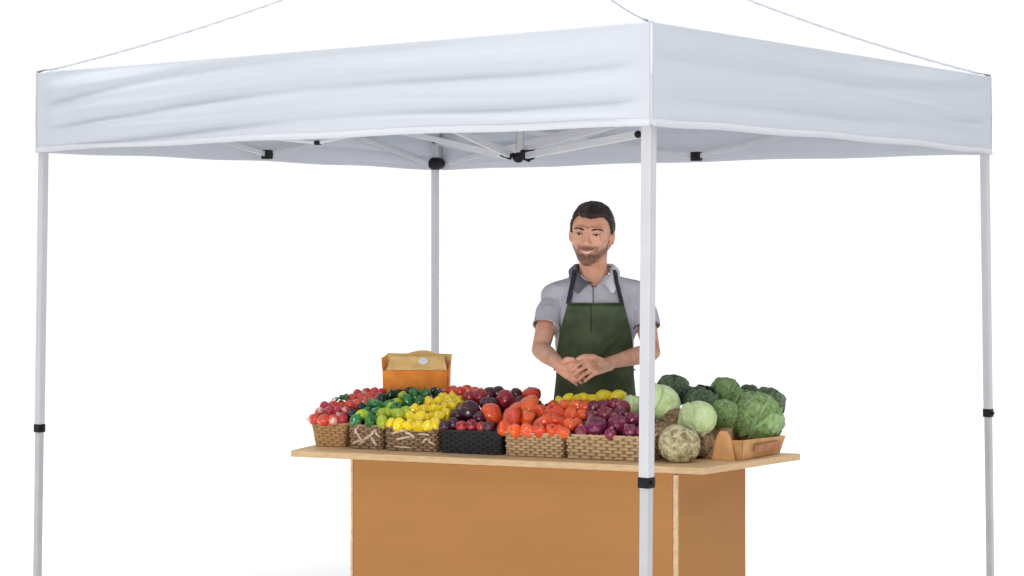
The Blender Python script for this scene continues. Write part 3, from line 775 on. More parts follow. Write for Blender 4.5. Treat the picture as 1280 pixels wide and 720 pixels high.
def leaf_mesh(m, seed, R0=1.03, ang=.85):
    rr = random.Random(seed); bm = bmesh.new(); nu_, nv_ = 40, 36; G = {}; vn = []
    for i in range(nu_+1):
        for j in range(nv_+1):
            a = (-1+2*i/nu_); b = j/nv_                                # across, base to tip
            wdt = ang*(.45+.62*math.sin(PI*min(1, b*.85+.08))); az = a*wdt
            el = -1.25 + b*1.95
            e = max(abs(a)**4, b**5)
            rf = 1 + .05*math.sin(az*16+seed)*max(0, abs(a)-.5) + .045*math.sin(b*19+a*4+seed)*max(0, abs(a)-.45)
            rad = R0*rf + .13*e + .018*noise.noise(Vector((a*6, b*6, seed))) + .012*noise.noise(Vector((a*16, b*16, seed)))
            rib = max(0, 1-abs(a)/(.075*(1.3-b))); side = abs(math.sin((b*1.0-abs(a)*.55)*14)); sv = max(0, 1-side/.30)*sm(.03,.15,abs(a))*(1-.6*abs(a))
            rad += .035*rib + .014*sv
            G[i,j] = bm.verts.new((rad*math.cos(el)*math.sin(az), -rad*math.cos(el)*math.cos(az), rad*math.sin(el)*.95))
            vn.append(min(1, max(rib, sv*.7, .25*e)))
    for i in range(nu_):
        for j in range(nv_): bm.faces.new((G[i,j], G[i+1,j], G[i+1,j+1], G[i,j+1]))
    me = bpy.data.meshes.new('outer_leaf'); bm.to_mesh(me); bm.free(); me.materials.append(m)
    for p in me.polygons: p.use_smooth = True
    me.attributes.new('vein', 'FLOAT', 'POINT').data.foreach_set('value', vn); return me
LEAF = {'savoy': [leaf_mesh(M_savoy, k) for k in (1,2,3)], 'dark': [leaf_mesh(M_savoyd, k) for k in (4,5)]}
LEAF['savoy'] = LEAF['savoy']; LEAF['pale'] = [leaf_mesh(M_pale, 7, 1.0, .7)]
def cab(kind, name, px, py, rp, D, label, cat, grp, rot, vi=0):
    p = at(px, py, D); r = rp*D/F
    o = bpy.data.objects.new(name, CM[kind][vi]); col.objects.link(o); o.location = p; o.scale = (r,)*3; o.rotation_euler = rot
    c_ = bpy.data.objects.new('stalk', CORE); col.objects.link(c_); c_.parent = o
    for k in range({'savoy': 4, 'dark': 3, 'pale': 1}.get(kind, 0)):
        l_ = bpy.data.objects.new('outer_leaf', LEAF[kind][k % len(LEAF[kind])]); col.objects.link(l_); l_.parent = o
        l_.rotation_euler = Matrix.Rotation(-rot[2], 3, 'Z').to_euler() if False else (.12*k-.2, .1*k, k*1.75 - .9 - rot[2])
        l_.scale = (1+.012*k,)*3
        sd_ = l_.modifiers.new('t','SOLIDIFY'); sd_.thickness = .02; sd_.offset = 0
    tag(o, label, cat, grp); return o
gC = 'green cabbages at the right end of the counter'; gP = 'pale cabbages at the right end of the counter'; gR = 'celeriac at the right end of the counter'
cab('savoy','savoy_cabbage',945,522,31,7.02,'largest crinkled green savoy cabbage, at the front of the cardboard tray','cabbage',gC,(.5,.35,.4))
cab('savoy','savoy_cabbage',908,491,18.5,7.12,'upright green cabbage on top of the pile, left of the biggest one','cabbage',gC,(.3,-.4,2.2),1)
cab('savoy','savoy_cabbage',905,518,18,6.98,'mid green cabbage half hidden between the pale cabbage and the biggest one','cabbage',gC,(.1,-.2,4.0),1)
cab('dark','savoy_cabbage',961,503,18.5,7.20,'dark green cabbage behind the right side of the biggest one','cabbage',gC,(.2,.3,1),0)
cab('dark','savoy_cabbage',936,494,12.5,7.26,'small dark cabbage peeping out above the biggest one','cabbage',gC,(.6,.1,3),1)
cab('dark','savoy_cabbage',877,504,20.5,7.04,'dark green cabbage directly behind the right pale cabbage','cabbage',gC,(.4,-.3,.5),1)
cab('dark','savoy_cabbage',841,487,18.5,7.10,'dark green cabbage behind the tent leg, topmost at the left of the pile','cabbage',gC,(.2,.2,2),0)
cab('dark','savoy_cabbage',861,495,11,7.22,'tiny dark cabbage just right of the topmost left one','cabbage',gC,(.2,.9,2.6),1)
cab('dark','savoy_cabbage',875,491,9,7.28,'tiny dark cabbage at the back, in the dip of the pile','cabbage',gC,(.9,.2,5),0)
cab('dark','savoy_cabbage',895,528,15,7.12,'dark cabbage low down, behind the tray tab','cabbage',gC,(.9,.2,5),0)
cab('pale','pale_cabbage',826,504,24,6.93,'big pale green cabbage partly behind the tent leg','cabbage',gP,(.35,.3,.8))
cab('pale','pale_cabbage',873,523,22.5,6.82,'pale green cabbage right of the tent leg, above the celeriac','cabbage',gP,(.3,.55,2.5),1)
cab('pale','pale_cabbage',793,509,15,7.02,'pale cabbage left of the tent leg, beside the red onions','cabbage',gP,(.3,-.5,4.2),0)
cab('cele','celeriac',849,555,25,6.73,'round veined celeriac, foremost on the counter right of the tent leg','celeriac',gR,(.75,.1,.6))
cab('root','celeriac',826,549,22,6.84,'rough brown celeriac half behind the tent leg','celeriac',gR,(.5,.3,2),1)
cab('root','celeriac',877,553,18,6.84,'rough brown celeriac between the round one and the cardboard tray','celeriac',gR,(.4,.8,3),0)
cab('root','celeriac',843,527,17,6.88,'rough brown celeriac under the big pale cabbage','celeriac',gR,(1.1,.2,5),1)
# low crate carrying the rear cabbages
a_ = Vector((.585, 7.02)); 
crate = empty('wooden_crate', (.68, 7.10, ZT)); tag(crate, 'low wooden crate under the rear cabbages, behind the celeriac', 'crate')
for k, (x, y, z, sx, sy, sz) in enumerate(((0,-.085,.05,.34,.010,.096),(0,.085,.05,.34,.010,.096),(-.165,0,.05,.010,.158,.096),(.165,0,.05,.010,.158,.096),(0,0,.09,.318,.158,.008))):
    bm = bmesh.new(); M3 = Matrix.Rotation(-.345, 3, 'Z'); add_box(bm, M3@Vector((x,y,z)), (sx,sy,sz), M3)
    bm_obj('crate_board' if k < 4 else 'crate_lid', bm, M_edge, crate, bevel=.001)

# cardboard tray -------------------------------------------------------
r0 = Vector((.822, 6.765)); rd = Vector((.60,.80)).normalized(); ld = Vector((-.83,.56)).normalized()
tray = empty('cardboard_tray', (r0.x, r0.y, ZT)); tag(tray, 'shallow open cardboard tray holding the biggest green cabbage at the right end of the counter', 'tray')
def tw(a, b, z): return Vector((rd.x*a+ld.x*b, rd.y*a+ld.y*b, z))
def slab4(pts, thick, m, name, parent, bevel=.001):
    """closed sheet from four corner points, given thickness along its normal"""
    bm = bmesh.new(); n_ = (pts[1]-pts[0]).cross(pts[-1]-pts[0]).normalized()*thick
    a = [bm.verts.new(p) for p in pts]; b = [bm.verts.new(p+n_) for p in pts]
    bm.faces.new(a); bm.faces.new(b[::-1]); k = len(pts)
    for i in range(k): bm.faces.new((a[i], b[i], b[(i+1)%k], a[(i+1)%k]))
    return bm_obj(name, bm, m, parent, bevel=bevel)
LR, LL = .275, .235
fl_ = .016                                                            # walls lean outward
slab4([tw(0,0,.002), tw(LR,0,.002), tw(LR+fl_,-fl_,.066), tw(-fl_*.8,-fl_*.8,.075)], .004, M_card, 'tray_wall', tray)
slab4([tw(0,LL,.002), tw(0,.0,.002), tw(-fl_*.8,-fl_*.8,.075), tw(-fl_,LL,.062)], .004, M_card, 'tray_wall', tray)
slab4([tw(LR,.0,.003), tw(LR,LL,.003), tw(LR+fl_,LL,.062), tw(LR+fl_,-fl_+.003,.066)], .004, M_card, 'tray_wall', tray)
slab4([tw(LR,LL,.003), tw(0,LL,.003), tw(0,LL+fl_,.06), tw(LR,LL+fl_,.06)], .004, M_card, 'tray_wall', tray)
slab4([tw(0,0,.004), tw(LR,0,.004), tw(LR,LL,.004), tw(0,LL,.004)], .003, M_card, 'tray_base', tray)
slab4([tw(-fl_-.006,.012,.0), tw(-fl_-.006,.105,.0), tw(-fl_-.004,.085,.085), tw(-fl_-.004,.072,.104), tw(-fl_-.004,.045,.104), tw(-fl_-.004,.030,.080)][::-1], .004, mat('bright_card', (.80,.41,.17), .7, noise_scale=20, noise_amt=.08), 'corner_tab', tray)
slab4([tw(.06,-fl_*1.0-.003,.022), tw(.235,-fl_*1.0-.003,.022), tw(.245,-fl_*1.0-.008,.052), tw(.055,-fl_*1.0-.008,.052)], .002, mat('brown_print', (.42,.17,.07), .7, noise_scale=30, noise_amt=.15), 'printed_band', tray)

# orange carton at the back -------------------------------------------
D0 = 7.44
def cp(px, py, D): return at(px, py, D) - Vector((0,0,0))
cx0, cx1 = 478, 560
carton = empty('orange_carton', (at(519,0,D0).x, D0, ZT)); tag(carton, 'open orange carton with tan flaps and white round sticker at the counter back', 'carton')
def cl(px, z, y): return Vector(((px-640)*D0/F - carton.location.x, y, z))
zt_ = at(0,463,D0).z - ZT; zf = at(0,441,D0+.1).z - ZT
M_ = Matrix
dp = .115
slab4([cl(481,.001,0), cl(559,.001,0), cl(559.5,zt_,0), cl(479.5,zt_,0)], .005, M_cardo, 'front_panel', carton)
slab4([cl(481,.001,dp), cl(481,.001,.006), cl(479.5,zt_,.006), cl(478,zt_+.03,dp)], .005, M_cardo, 'side_panel', carton)
slab4([cl(559,.001,.006), cl(559,.001,dp), cl(561,zt_+.03,dp), cl(559.5,zt_,.006)], .005, M_cardo, 'side_panel', carton)
# rear wall, arched in the middle
pts = [cl(481,.001,dp), cl(559,.001,dp), cl(562,zt_,dp), cl(564,zf-.006,dp+.01), cl(543,zf-.004,dp+.01)]
pts += [cl(538,zf+.004,dp+.01), cl(530,zf+.009,dp+.01), cl(521,zf+.008,dp+.01), cl(513,zf+.002,dp+.01), cl(506,zf-.004,dp+.01), cl(482,zf-.002,dp+.01), cl(476,zf-.022,dp+.01)]
slab4(pts, -.005, M_cardt, 'back_panel', carton)
slab4([cl(482,.002,.006), cl(558,.002,.006), cl(558,.002,dp), cl(482,.002,dp)], .003, M_cardt, 'base_panel', carton)
# front flap leaning back into the box, side flap
slab4([cl(483,zt_,.002), cl(559,zt_,.002), cl(554,zt_+.050,.055), cl(488,zt_+.050,.055)], .004, M_cardt, 'front_flap', carton)
slab4([cl(479,zt_+.002,.006), cl(478,zt_+.004,.006), cl(475,zt_+.045,.09), cl(482,zt_+.055,.10)], .004, M_cardo, 'side_flap', carton)
bm = bmesh.new(); c_ = cl(528.5, zt_+.030, .0335); n_ = Vector((0,-.05,.053)).normalized(); add_tube(bm, [c_+n_*.001, c_+n_*.007], .0185, 24); bm_obj('sticker', bm, M_white, carton)

# ------------------------------------------------------------------ the man
DM = 7.42
MX = (743-640)*DM/F
man = empty('person', (MX, DM, 0))
tag(man, 'smiling bearded man in grey short-sleeved shirt and green apron behind the counter', 'person')
O = Vector((MX, DM, 0))
def W(px, py, D): return at(px, py, D) - O
# head frame
HC = W(739.5, 293, DM-.02); HR = Matrix.Rotation(R(-12), 3, 'Z') @ Matrix.Rotation(R(4), 3, 'Y') @ Matrix.Rotation(R(3), 3, 'X')
HS = 1.035
def H(x, y, z): return HC + HR@(Vector((x, y, z))*HS)
bm = bmesh.new()
add_ell(bm, H(0,.016,.028), (.078*HS,.096*HS,.079*HS), HR, 40, 28)
add_ell(bm, H(0,-.018,-.010), (.069*HS,.074*HS,.080*HS), HR, 40, 28)      # face
add_ell(bm, H(0,-.022,-.055), (.056*HS,.060*HS,.048*HS), HR, 36, 24)      # jaw
for s in (-1,1):
    add_cap(bm, H(s*.061,.01,-.038), H(s*.022,-.064,-.089), .0155*HS, .0155*HS)   # jaw line
    add_ell(bm, H(s*.036,-.066,-.024), (.020*HS,.018*HS,.018*HS), HR)           # cheeks raised by the smile
    add_cap(bm, H(s*.012,-.089,.026), H(s*.050,-.070,.026), .0085*HS, .008*HS)  # brow
    add_ell(bm, H(s*.0125,-.1035,-.031), (.0085*HS,.009*HS,.0075*HS), HR)       # nostril wing
    # ear
    add_ell(bm, H(s*.0790,.016,-.006), (.0075*HS,.018*HS,.030*HS), HR@Matrix.Rotation(s*.42,3,'Z')); add_ell(bm, H(s*.072,.010,-.004), (.009,.012,.022), HR)
    # lids
    add_cap(bm, H(s*.018,-.0870,.0112), H(s*.045,-.0775,.0100), .0056, .0052)
    add_cap(bm, H(s*.019,-.0865,-.0048), H(s*.045,-.0775,-.0042), .0056, .0052)
add_ell(bm, H(0,-.078,-.098), (.023*HS,.018*HS,.018*HS), HR); add_ell(bm, H(0,-.055,-.086), (.038*HS,.034*HS,.025*HS), HR)              # chin
add_cap(bm, H(0,-.090,.016), H(0,-.112,-.024), .0075*HS, .0105*HS)         # nose bridge
add_ell(bm, H(0,-.1135,-.027), (.0105*HS,.010*HS,.009*HS), HR)
pu = [H(-.029,-.0820,-.0490), H(-.013,-.0930,-.0560), H(0,-.0955,-.0575), H(.013,-.0930,-.0560), H(.029,-.0820,-.0490)]
plw = [H(-.026,-.0820,-.0540), H(-.013,-.0915,-.0665), H(0,-.0940,-.0705), H(.013,-.0915,-.0665), H(.026,-.0820,-.0540)]
add_tube(bm, pu, [.0028,.0046,.0046,.0046,.0028], 10); add_tube(bm, plw, [.0028,.0050,.0056,.0050,.0028], 10)
# neck
add_cap(bm, H(0,.034,-.05), Vector((0,.016,1.45)), .051, .062, 24)
add_cap(bm, H(-.045,.02,-.05), Vector((-.02,-.04,1.435)), .018, .014); add_cap(bm, H(.045,.02,-.05), Vector((.02,-.04,1.435)), .018, .014)
# torso under the shirt
add_ell(bm, (0,.01,1.36), (.145,.085,.12)); add_ell(bm, (0,.01,1.22), (.125,.085,.16)); add_ell(bm, (0,.01,1.05), (.13,.09,.14))
# arms
SL = W(692,370,DM); EL = W(675.5,437,DM-.14); WL = W(701,457,DM-.35)
SR = W(800,369,DM); ER = W(814.5,440,DM-.09); WR = W(759,454.5,DM-.28)
for S, E_, Wr in ((SL, EL, WL), (SR, ER, WR)):
    add_cap(bm, S+(E_-S)*.12, S*.4+E_*.6, .041, .039, 20); add_cap(bm, S*.4+E_*.6, E_, .040, .034, 20)
    add_cap(bm, E_, E_*.68+Wr*.32, .035, .036, 20); add_cap(bm, E_*.68+Wr*.32, E_*.2+Wr*.8, .036, .026, 20); add_cap(bm, E_*.2+Wr*.8, Wr, .0260, .0230, 20)
    add_cap(bm, Vector((S.x*.5,.01,1.39)), S+Vector((0,0,-.01)), .045, .042, 20)
def hand(Wr, K, Mi, Tp, thumb, D, dk, rad=.0080):
    Kp = [W(x,y,D+dk*i*.5) for i,(x,y) in enumerate(K)]
    for i, k in enumerate(Kp):                                        # palm: four metacarpals from the wrist
        add_cap(bm, Wr + (k-Wr)*.05 + (Kp[i]-Kp[1])*.45, k, .0138, .0102, 12)
    c_ = (Kp[0]+Kp[3])/2*.55 + Wr*.45; add_cap(bm, Wr*.7+c_*.3, c_, .0185, .0185, 14)
    for i, (k, (mx, my), (tx, ty)) in enumerate(zip(Kp, Mi, Tp)):
        m1 = W(mx,my,D-.012+dk*i*.5); t1 = W(tx,ty,D+.004+dk*i*.5)
        f = (1,1.04,1,.88)[i]; add_cap(bm, k, m1, rad*1.06*f, rad*.97*f, 12); add_cap(bm, m1, t1, rad*.97*f, rad*.80*f, 12)
    t = [W(x,y,D+dd) for x,y,dd in thumb]
    add_cap(bm, Wr*.55+t[0]*.45, t[0], .014, .0125, 12); add_cap(bm, t[0], t[1], .0120, .0105, 12); add_cap(bm, t[1], t[2], .0105, .0085, 12)
# his right hand (image left) underneath, his left hand laid over it
hand(WL, [(716.5,455.5),(714.5,461.5),(712,467),(708.5,471)], [(725.5,462),(724,468),(720.5,473.5),(716,477)], [(732,467),(730,473),(726.5,478.5),(721,481)], [(709,449.5,-.01),(716,449.5,-.012),(721.5,453,-.008)], DM-.378, .006)
hand(WR, [(732.5,450.5),(735,456.5),(739.5,462),(745.5,466)], [(722.5,455.5),(724.5,462.5),(729.5,468.5),(737,471.5)], [(715,463),(716.5,470),(722,475.5),(730.5,477)], [(741,446.5,.012),(730,445.5,.004),(722.5,448.5,.002)], DM-.41, .004)
body = union(bm, .0029, 7, .5)
lip = body.attributes.new('lip', 'FLOAT', 'POINT'); brd = body.attributes.new('beard', 'FLOAT', 'POINT')
HRi = HR.transposed(); LA = []; BA = []
for i, v in enumerate(body.vertices):
    q = HRi@(v.co-HC)/HS; l = b_ = 0
    if q.z < .09 and abs(q.x) < .1 and q.z > -.16 and abs(q.y) < .14:
        if q.y < -.070 and abs(q.x) < .031:
            up = -.0535 + .0065*(abs(q.x)/.026)**2; dn = -.0740 + .021*(abs(q.x)/.026)**2
            l = sm(up+.002, up-.001, q.z)*sm(dn-.002, dn+.001, q.z) * (1-sm(.025,.029,abs(q.x)))
            mz = -.0605 + .006*(abs(q.x)/.026)**2
        nzv = .5+.5*noise.noise(q*90)
        # jaw line, chin, moustache, sideburns
        edge = -.052 - .020*(1-sm(.030,.056,abs(q.x))) + .070*sm(-.045,.02,q.y)
        b_ = sm(edge+.014, edge-.004, q.z)*(1-sm(.02,.05,q.y))
        zl = -.058 - .060*sm(.01,-.070,q.y); b_ *= sm(zl-.016, zl-.002, q.z)
        mo = sm(-.036,-.042,q.z)*sm(-.0535,-.0500,q.z)*(1-sm(.028,.038,abs(q.x)))*(q.y < -.06)
        co_ = (1 if q.y < -.05 else 0)*sm(.024,.029,abs(q.x))*(1-sm(.036,.046,abs(q.x)))*sm(-.036,-.046,q.z)*.75
        b_ = max(b_*(1-sm(.064,.071,abs(q.x))), mo*.8, co_)*(1-l)*(.80+.20*nzv)
    LA.append(l); BA.append(min(1, b_))
lip.data.foreach_set('value', LA); brd.data.foreach_set('value', BA)
bo = new_obj('body', body, M_skin, man)
# eyes
for s in (-1,1):
    bm = bmesh.new(); add_ell(bm, H(s*.0315,-.0750,.0035), .0112, None, 20, 14); e_ = bm_obj('eye', bm, M_eye, man, smooth=True)
    bm = bmesh.new(); add_ell(bm, H(s*.0315-.0006,-.0832,.0035), (.0064,.0034,.0060), HR, 16, 10); bm_obj('iris', bm, M_iris, e_, smooth=True)
    bm = bmesh.new()
    hairline(bm, [H(s*.013,-.0965,.0200), H(s*.030,-.0915,.0245), H(s*.046,-.0800,.0240), H(s*.056,-.0695,.0200)], .0050)
    bm_obj('eyebrow', bm, M_brow, man, smooth=True)
    bm = bmesh.new()
    hairline(bm, [H(s*.018,-.0905,.0060), H(s*.030,-.0895,.0078), H(s*.0465,-.0810,.0062)], .0030)
    bm_obj('eyelashes', bm, M_brow, man, smooth=True)
bm = bmesh.new(); add_tube(bm, [H(-.022,-.0890,-.0550), H(-.011,-.0960,-.0610), H(0,-.0980,-.0638), H(.011,-.0960,-.0610), H(.022,-.0890,-.0550)], [.0010,.0026,.0031,.0026,.0010], 8)
bm_obj('teeth', bm, M_teeth, man, smooth=True)
# hair: a shell that dives under the skin outside the hairline
def hair_fn(d, t, a):
    base = Vector((.078*d.x, .096*d.y, .079*d.z)) 
    y, x, z = d.y, d.x, d.z
    front = .47 - .04*math.cos(x*5)                                  # hairline height in front, in direction space
    side = -.36
    if y < 0: line = side + (front-side)*sm(.16,.62,-y)
    else: line = side - .55*sm(0,.7,y)
    k = sm(line-.05, line+.07, z + .05*noise.noise(d*7))
    top = .012*sm(.3,1,z) + .008*sm(.2,.8,-y)*sm(.2,.6,z)
    r = 1 + k*(.085 + .03*noise.noise(d*5) + .034*noise.noise(d*14) + .022*noise.noise(d*34)) - (1-k)*.14
    p = base*r + d*top*k + Vector((0,.016,.028))
    return H(p.x, p.y, p.z)
hm = sph_mesh('hair', hair_fn, M_hair, 180, 130); h_ = new_obj('hair', hm, M_hair, man)

# shirt -----------------------------------------------------------------
bm = bmesh.new()
secs = [(.93,.150,.112,.01),(1.02,.156,.118,.005),(1.12,.150,.118,.0),(1.22,.152,.116,.0),(1.33,.164,.118,.005),(1.405,.168,.108,.01),(1.452,.150,.090,.015),(1.487,.108,.074,.02),(1.515,.076,.062,.02)]
rings = []
for (z, w, d, yc) in secs:
    rings.append([bm.verts.new((math.copysign(abs(math.cos(a))**.85, math.cos(a))*w, yc + math.copysign(abs(math.sin(a))**.9, math.sin(a))*d, z)) for a in [2*PI*k/48 for k in range(48)]])
for r0_, r1_ in zip(rings, rings[1:]):
    for k in range(48): bm.faces.new((r0_[k], r0_[(k+1)%48], r1_[(k+1)%48], r1_[k]))
bm.faces.new(rings[0][::-1]); bm.faces.new(rings[-1])
for S, E_, sx in ((SL, EL, -1), (SR, ER, 1)):
    hem = S*.40 + E_*.60
    add_cap(bm, Vector((S.x*.45, .012, 1.436)), S+Vector((-sx*.006,0,-.004)), .062, .058, 20)
    add_tube(bm, [S+Vector((-sx*.02,0,.015)), S*.7+E_*.3+Vector((sx*.002,0,0)), hem+Vector((sx*.002,0,0))], [.053,.053,.053], 28)
    add_cap(bm, Vector((S.x*.62,.01,1.36)), S*.75+E_*.25, .055, .050, 18)
shirt = union(bm, .0045, 5, .5)
NRM = [v.normal.copy() for v in shirt.vertices]
for v, n_ in zip(shirt.vertices, NRM):                                # soft creases
    q = v.co.copy()
    a = noise.noise(Vector((q.x*9+q.z*5, q.y*7, q.z*16-q.x*6)))*.0048 + noise.noise(q*26)*.0018
    ax = min(abs((q-Vector((-.13,0,1.31))).length), abs((q-Vector((.13,0,1.31))).length))
    a += .006*math.sin(q.z*120+q.x*40)*math.exp(-(ax/.05)**2)
    v.co = q + n_*a
# open the shirt at the neck: drop the faces in front of the V
V0 = -.085
b2 = bmesh.new(); b2.from_mesh(shirt)
for s_ in (-1,1):
    nn_ = Vector((-1.25*s_, 0, 1)); geom = list(b2.verts)+list(b2.edges)+list(b2.faces)
    bmesh.ops.bisect_plane(b2, geom=geom, plane_co=Vector((-.004,0,1.446)), plane_no=nn_)
for S, E_ in ((SL, EL), (SR, ER)):
    d = (E_-S).normalized(); geom = list(b2.verts)+list(b2.edges)+list(b2.faces)
    bmesh.ops.bisect_plane(b2, geom=geom, plane_co=S*.40+E_*.60-d*.006, plane_no=d)
bmesh.ops.bisect_plane(b2, geom=list(b2.verts)+list(b2.edges)+list(b2.faces), plane_co=Vector((0,0,1.503)), plane_no=Vector((0,0,1)))
kill = [f for f in b2.faces if (lambda c_: (c_.z > 1.446 + abs(c_.x+.004)*1.25 and c_.y < .0 and abs(c_.x) < .050) or c_.z > 1.503)(f.calc_center_median())]
# sleeve ends
for S, E_ in ((SL, EL), (SR, ER)):
    d = (E_-S).normalized(); hem = S*.40+E_*.60
    kill += [f for f in b2.faces if (lambda w_: -.006 < w_.dot(d) < .06 and (w_-d*w_.dot(d)).length < .060 and abs((w_+hem).x) > .165)(f.calc_center_median()-hem)]
bmesh.ops.delete(b2, geom=list(set(kill)), context='FACES'); b2.to_mesh(shirt); b2.free()
so = new_obj('shirt', shirt, M_shirt, man)
md = so.modifiers.new('t','SOLIDIFY'); md.thickness = .0022; md.offset = -1
# button placket, buttons
bm = bmesh.new()
for i in range(7):
    z = 1.448 - i*.012
bm_p = bmesh.new(); prev = None
def front_y(x, z):                                                     # front surface of the shirt
    for (za, wa, da, ya), (zb, wb, db, yb_) in zip(secs, secs[1:]):
        if za <= z <= zb:
            t = (z-za)/(zb-za); w = wa+(wb-wa)*t; d = da+(db-da)*t; yc = ya+(yb_-ya)*t
            c_ = min(.999, abs(x)/w)**(1/.85); return yc - (math.sqrt(max(0, 1-c_*c_)))**.9*d
    return -.1
add_tube(bm, [Vector((-.009, front_y(0,z)-.0035, z)) for z in (1.462,1.45,1.435,1.42,1.40,1.38)], .0022, 6)
bm_obj('placket', bm, M_collard, man, smooth=True)
for z in (1.452, 1.418):
    b_ = bmesh.new(); add_ell(b_, (-.003, front_y(0,z)-.006, z), (.004,.002,.004), None, 12, 8); bm_obj('button', b_, M_button, man, smooth=True)
# collar: stand and two leaves
bm_p.free()
def sheet(rowsP, name, m, thick=.002, parent=man):
    bm = bmesh.new(); R_ = [[bm.verts.new(p) for p in r] for r in rowsP]
    for r0_, r1_ in zip(R_, R_[1:]):
        for k in range(len(r0_)-1): bm.faces.new((r0_[k], r0_[k+1], r1_[k+1], r1_[k]))
    o = bm_obj(name, bm, m, parent, smooth=True); md = o.modifiers.new('t','SOLIDIFY'); md.thickness = thick; md.offset = 0
    md2 = o.modifiers.new('s','SUBSURF'); md2.levels = 1; md2.render_levels = 1
    return o
def collar(s, m):
    rA = []; rB = []; rC = []
    for k in range(19):
        a = PI/2 - s*PI*.96*k/18                                       # from the nape round to the front
        cx, cy = math.cos(a), math.sin(a)
        f = k/18
        rA.append(Vector((cx*.061, .014+cy*.060, 1.508 - .038*sm(.40,1,f))))
        rB.append(Vector((cx*.070, .012+cy*.069, 1.553 - .077*sm(.40,1,f))))
        drop = .028 + .040*sm(.45,.80,f) - .062*sm(.80,1,f)
        out = .101 + .003*f
        rC.append(Vector((cx*out + s*.014*sm(.7,1,f), .010+cy*.101 - .008*sm(.7,1,f), 1.553 - .077*sm(.40,1,f) - drop)))
    rM = [(p+q)/2 for p, q in zip(rB, rC)]
    for row, gap in ((rB, .004), (rM, .009), (rC, .008)):
        for p in row:
            if p.y < .01 and abs(p.x) < .11: p.y = min(p.y, front_y(p.x, min(1.51, p.z)) - gap)
    return sheet([rA, rB, rM, rC], 'collar', m)
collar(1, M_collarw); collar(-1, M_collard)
# sleeve cuffs (turned hems)
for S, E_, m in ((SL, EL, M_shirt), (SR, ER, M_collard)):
    d = (E_-S).normalized(); hem = S*.40+E_*.60 - d*.008
    bm = bmesh.new(); _, x, y = frame(hem-d, hem)
    pts = [hem + (x*math.cos(t)+y*math.sin(t))*.0515 for t in [2*PI*k/28 for k in range(29)]]
    add_tube(bm, pts, .0035, 6, cap=False); bm_obj('cuff', bm, m, man, smooth=True)
# apron ------------------------------------------------------------------
def apw(z):                                                            # half width of the apron at height z
    pts = [(.55,.20),(.98,.165),(1.12,.150),(1.20,.150),(1.28,.138),(1.395,.108)]
    for (za, a), (zb, b) in zip(pts, pts[1:]):
        if za <= z <= zb: return a+(b-a)*(z-za)/(zb-za)
    return pts[0][1] if z < 1 else pts[-1][1]
ZA = 1.396
bm = bmesh.new(); G = []; nz_ = 110; nx = 56
for i in range(nz_+1):
    z = .55 + (ZA-.55)*i/nz_; row = []
    w = apw(z)
    for j in range(nx+1):
        s = -1+2*j/nx; x = s*w
        zz = max(.94, z); y = front_y(x*.93, zz) - .013
        if abs(s) > .8 and z < 1.3: y += .0
        f = .0045*math.sin(x*38 + 9*z + 2.5*noise.noise(Vector((x*6, z*5, 1))))*(1-sm(1.05,1.3,z))       # skirt pleats
        f += .0075*math.exp(-(((z-1.245)-(x-.06)*1.0)/.010)**2)*sm(-.03,.03,x)*(1-sm(.10,.13,x))            # diagonal pulls on the bib
        f += .006*math.exp(-(((z-1.275)-(x-.05)*.8)/.009)**2)*sm(.0,.05,x)*(1-sm(.11,.13,x))
        f += .0045*math.exp(-((z-1.165+.1*x*x)/.008)**2)
        f += .004*noise.noise(Vector((x*12, z*9, 4)))
        y -= f*1.9
        if z < 1.10: y -= .02*sm(1.10,.75,z)
        row.append(bm.verts.new((x+.000, y, z)))
    G.append(row)
for r0_, r1_ in zip(G, G[1:]):
    for k in range(nx): bm.faces.new((r0_[k], r0_[k+1], r1_[k+1], r1_[k]))
ap = bm_obj('apron', bm, M_apron, man, smooth=True); md = ap.modifiers.new('t','SOLIDIFY'); md.thickness = .002; md.offset = 0
bm = bmesh.new(); add_tube(bm, [Vector((x, front_y(x*.93, ZA)-.0155, ZA-.008)) for x in [-.108+.216*k/16 for k in range(17)]], .0075, 8, squash=.3); bm_obj('bib_hem', bm, M_aprons, ap, smooth=True)
bm = bmesh.new(); add_tube(bm, [Vector((-.019, front_y(-.02, z)-.0165, z)) for z in [1.39-.0088*k for k in range(13)]], .0016, 6); bm_obj('bib_seam', bm, M_aprons, ap, smooth=True)
for s, pts in ((-1, [(-.106,None,1.392),(-.098,None,1.43),(-.088,None,1.475),(-.080,-.035,1.512),(-.076,.02,1.532),(-.05,.080,1.535),(0,.097,1.532)]),
               (1, [(.103,None,1.392),(.094,None,1.43),(.084,None,1.475),(.080,-.035,1.512),(.076,.02,1.531),(.05,.080,1.534),(0,.097,1.531)])):
    bm = bmesh.new(); P_ = [Vector((x, (front_y(x, z)-.012) if y is None else y, z)) for x, y, z in pts]
    add_tube(bm, P_, [.0105]*len(P_), 10, squash=.28); bm_obj('apron_strap', bm, M_strap, ap, smooth=True)
# waist ties
bm = bmesh.new(); add_tube(bm, [Vector((math.sin(a)*.157, -math.cos(a)*.125, 1.13)) for a in [1.15+ (2*PI-2.3)*k/24 for k in range(25)]], .006, 8, squash=.4); bm_obj('waist_tie', bm, M_strap, ap, smooth=True)
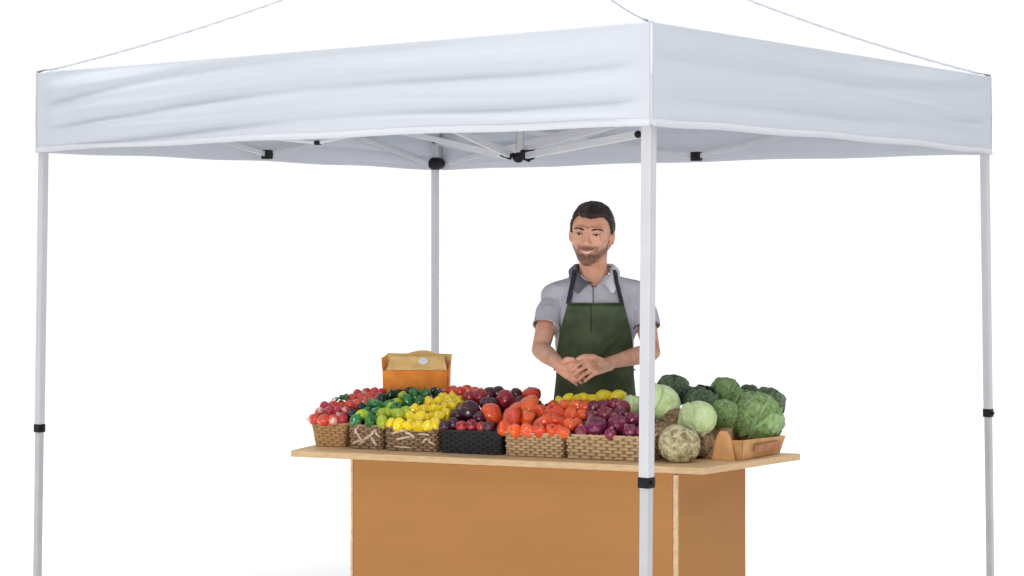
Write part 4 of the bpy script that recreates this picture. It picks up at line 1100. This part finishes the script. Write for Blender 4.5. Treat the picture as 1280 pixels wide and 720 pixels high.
# trousers and shoes
bm = bmesh.new(); add_ell(bm, (0,.01,.93), (.150,.108,.13))
for s in (-1,1):
    add_cap(bm, (s*.08,.01,.86), (s*.095,.0,.50), .085, .062, 20); add_cap(bm, (s*.095,0,.50), (s*.10,.02,.11), .060, .050, 20)
tr = union(bm, .008, 4); new_obj('trousers', tr, M_pants, man)
for s in (-1,1):
    bm = bmesh.new(); add_ell(bm, (s*.105,-.06,.045), (.048,.14,.044)); add_ell(bm, (s*.10,.02,.07), (.045,.06,.06)); bm_obj('shoe', bm, M_shoe, man, smooth=True)

# ------------------------------------------------------------------ light: a bright white studio
w = bpy.data.worlds.new('World'); scene.world = w; w.use_nodes = True
nt = w.node_tree; nt.nodes.clear(); N = nt.nodes.new; L = nt.links.new
out = N('ShaderNodeOutputWorld'); bg = N('ShaderNodeBackground'); tc = N('ShaderNodeTexCoord'); sx = N('ShaderNodeSeparateXYZ')
L(tc.outputs['Generated'], sx.inputs[0])
# the cove behind the tent is bright, the room behind the camera dimmer, an added bright zenith whitens the floor
r1 = N('ShaderNodeMapRange'); r1.inputs['From Min'].default_value = -.25; r1.inputs['From Max'].default_value = .45; r1.interpolation_type = 'SMOOTHSTEP'
L(sx.outputs['Y'], r1.inputs['Value'])
m1 = N('ShaderNodeMix'); m1.data_type = 'RGBA'; L(r1.outputs[0], m1.inputs[0]); m1.inputs[6].default_value = (.15,.165,.20,1); m1.inputs[7].default_value = (1.06,1.06,1.06,1)
r2 = N('ShaderNodeMapRange'); r2.inputs['From Min'].default_value = .45; r2.inputs['From Max'].default_value = .92; r2.interpolation_type = 'SMOOTHSTEP'
L(sx.outputs['Z'], r2.inputs['Value'])
m2 = N('ShaderNodeMix'); m2.data_type = 'RGBA'; L(r2.outputs[0], m2.inputs[0]); L(m1.outputs[2], m2.inputs[6]); m2.inputs[7].default_value = (2.2,2.2,2.2,1)
L(m2.outputs[2], bg.inputs['Color']); bg.inputs['Strength'].default_value = 1.0; L(bg.outputs[0], out.inputs[0])
def area(name, loc, tgt, size, power, c=(1,1,1)):
    l = bpy.data.lights.new(name, 'AREA'); l.energy = power; l.size = size; l.color = c
    o = bpy.data.objects.new(name, l); col.objects.link(o); o.location = loc
    o.rotation_euler = (Vector(tgt)-Vector(loc)).to_track_quat('-Z','Y').to_euler(); return o
area('softbox_key', (-1.5, .2, 1.85), (.2, 7.0, 1.2), 1.3, 150, (1,.975,.94))
area('added_top_light', (.1, 6.4, 7.0), (.1, 7.8, 2.0), 3.5, 190)  # area lamp added overhead to whiten the roof cloth

cam = bpy.data.cameras.new('camera'); co = bpy.data.objects.new('camera', cam); col.objects.link(co)
co.location = (0,0,CAMZ); co.rotation_euler = (R(90),0,0)
cam.sensor_width = 36; cam.lens = F/1280*36; cam.shift_y = (HZ-360)/1280; cam.clip_end = 500
scene.camera = co
scene.view_settings.view_transform = 'Standard'; scene.view_settings.look = 'None'; scene.view_settings.exposure = 0; scene.view_settings.gamma = 1
scene.render.resolution_x = 1024; scene.render.resolution_y = 576
scene.render.engine = 'CYCLES'
scene.cycles.use_denoising = True
print('items', COUNT)
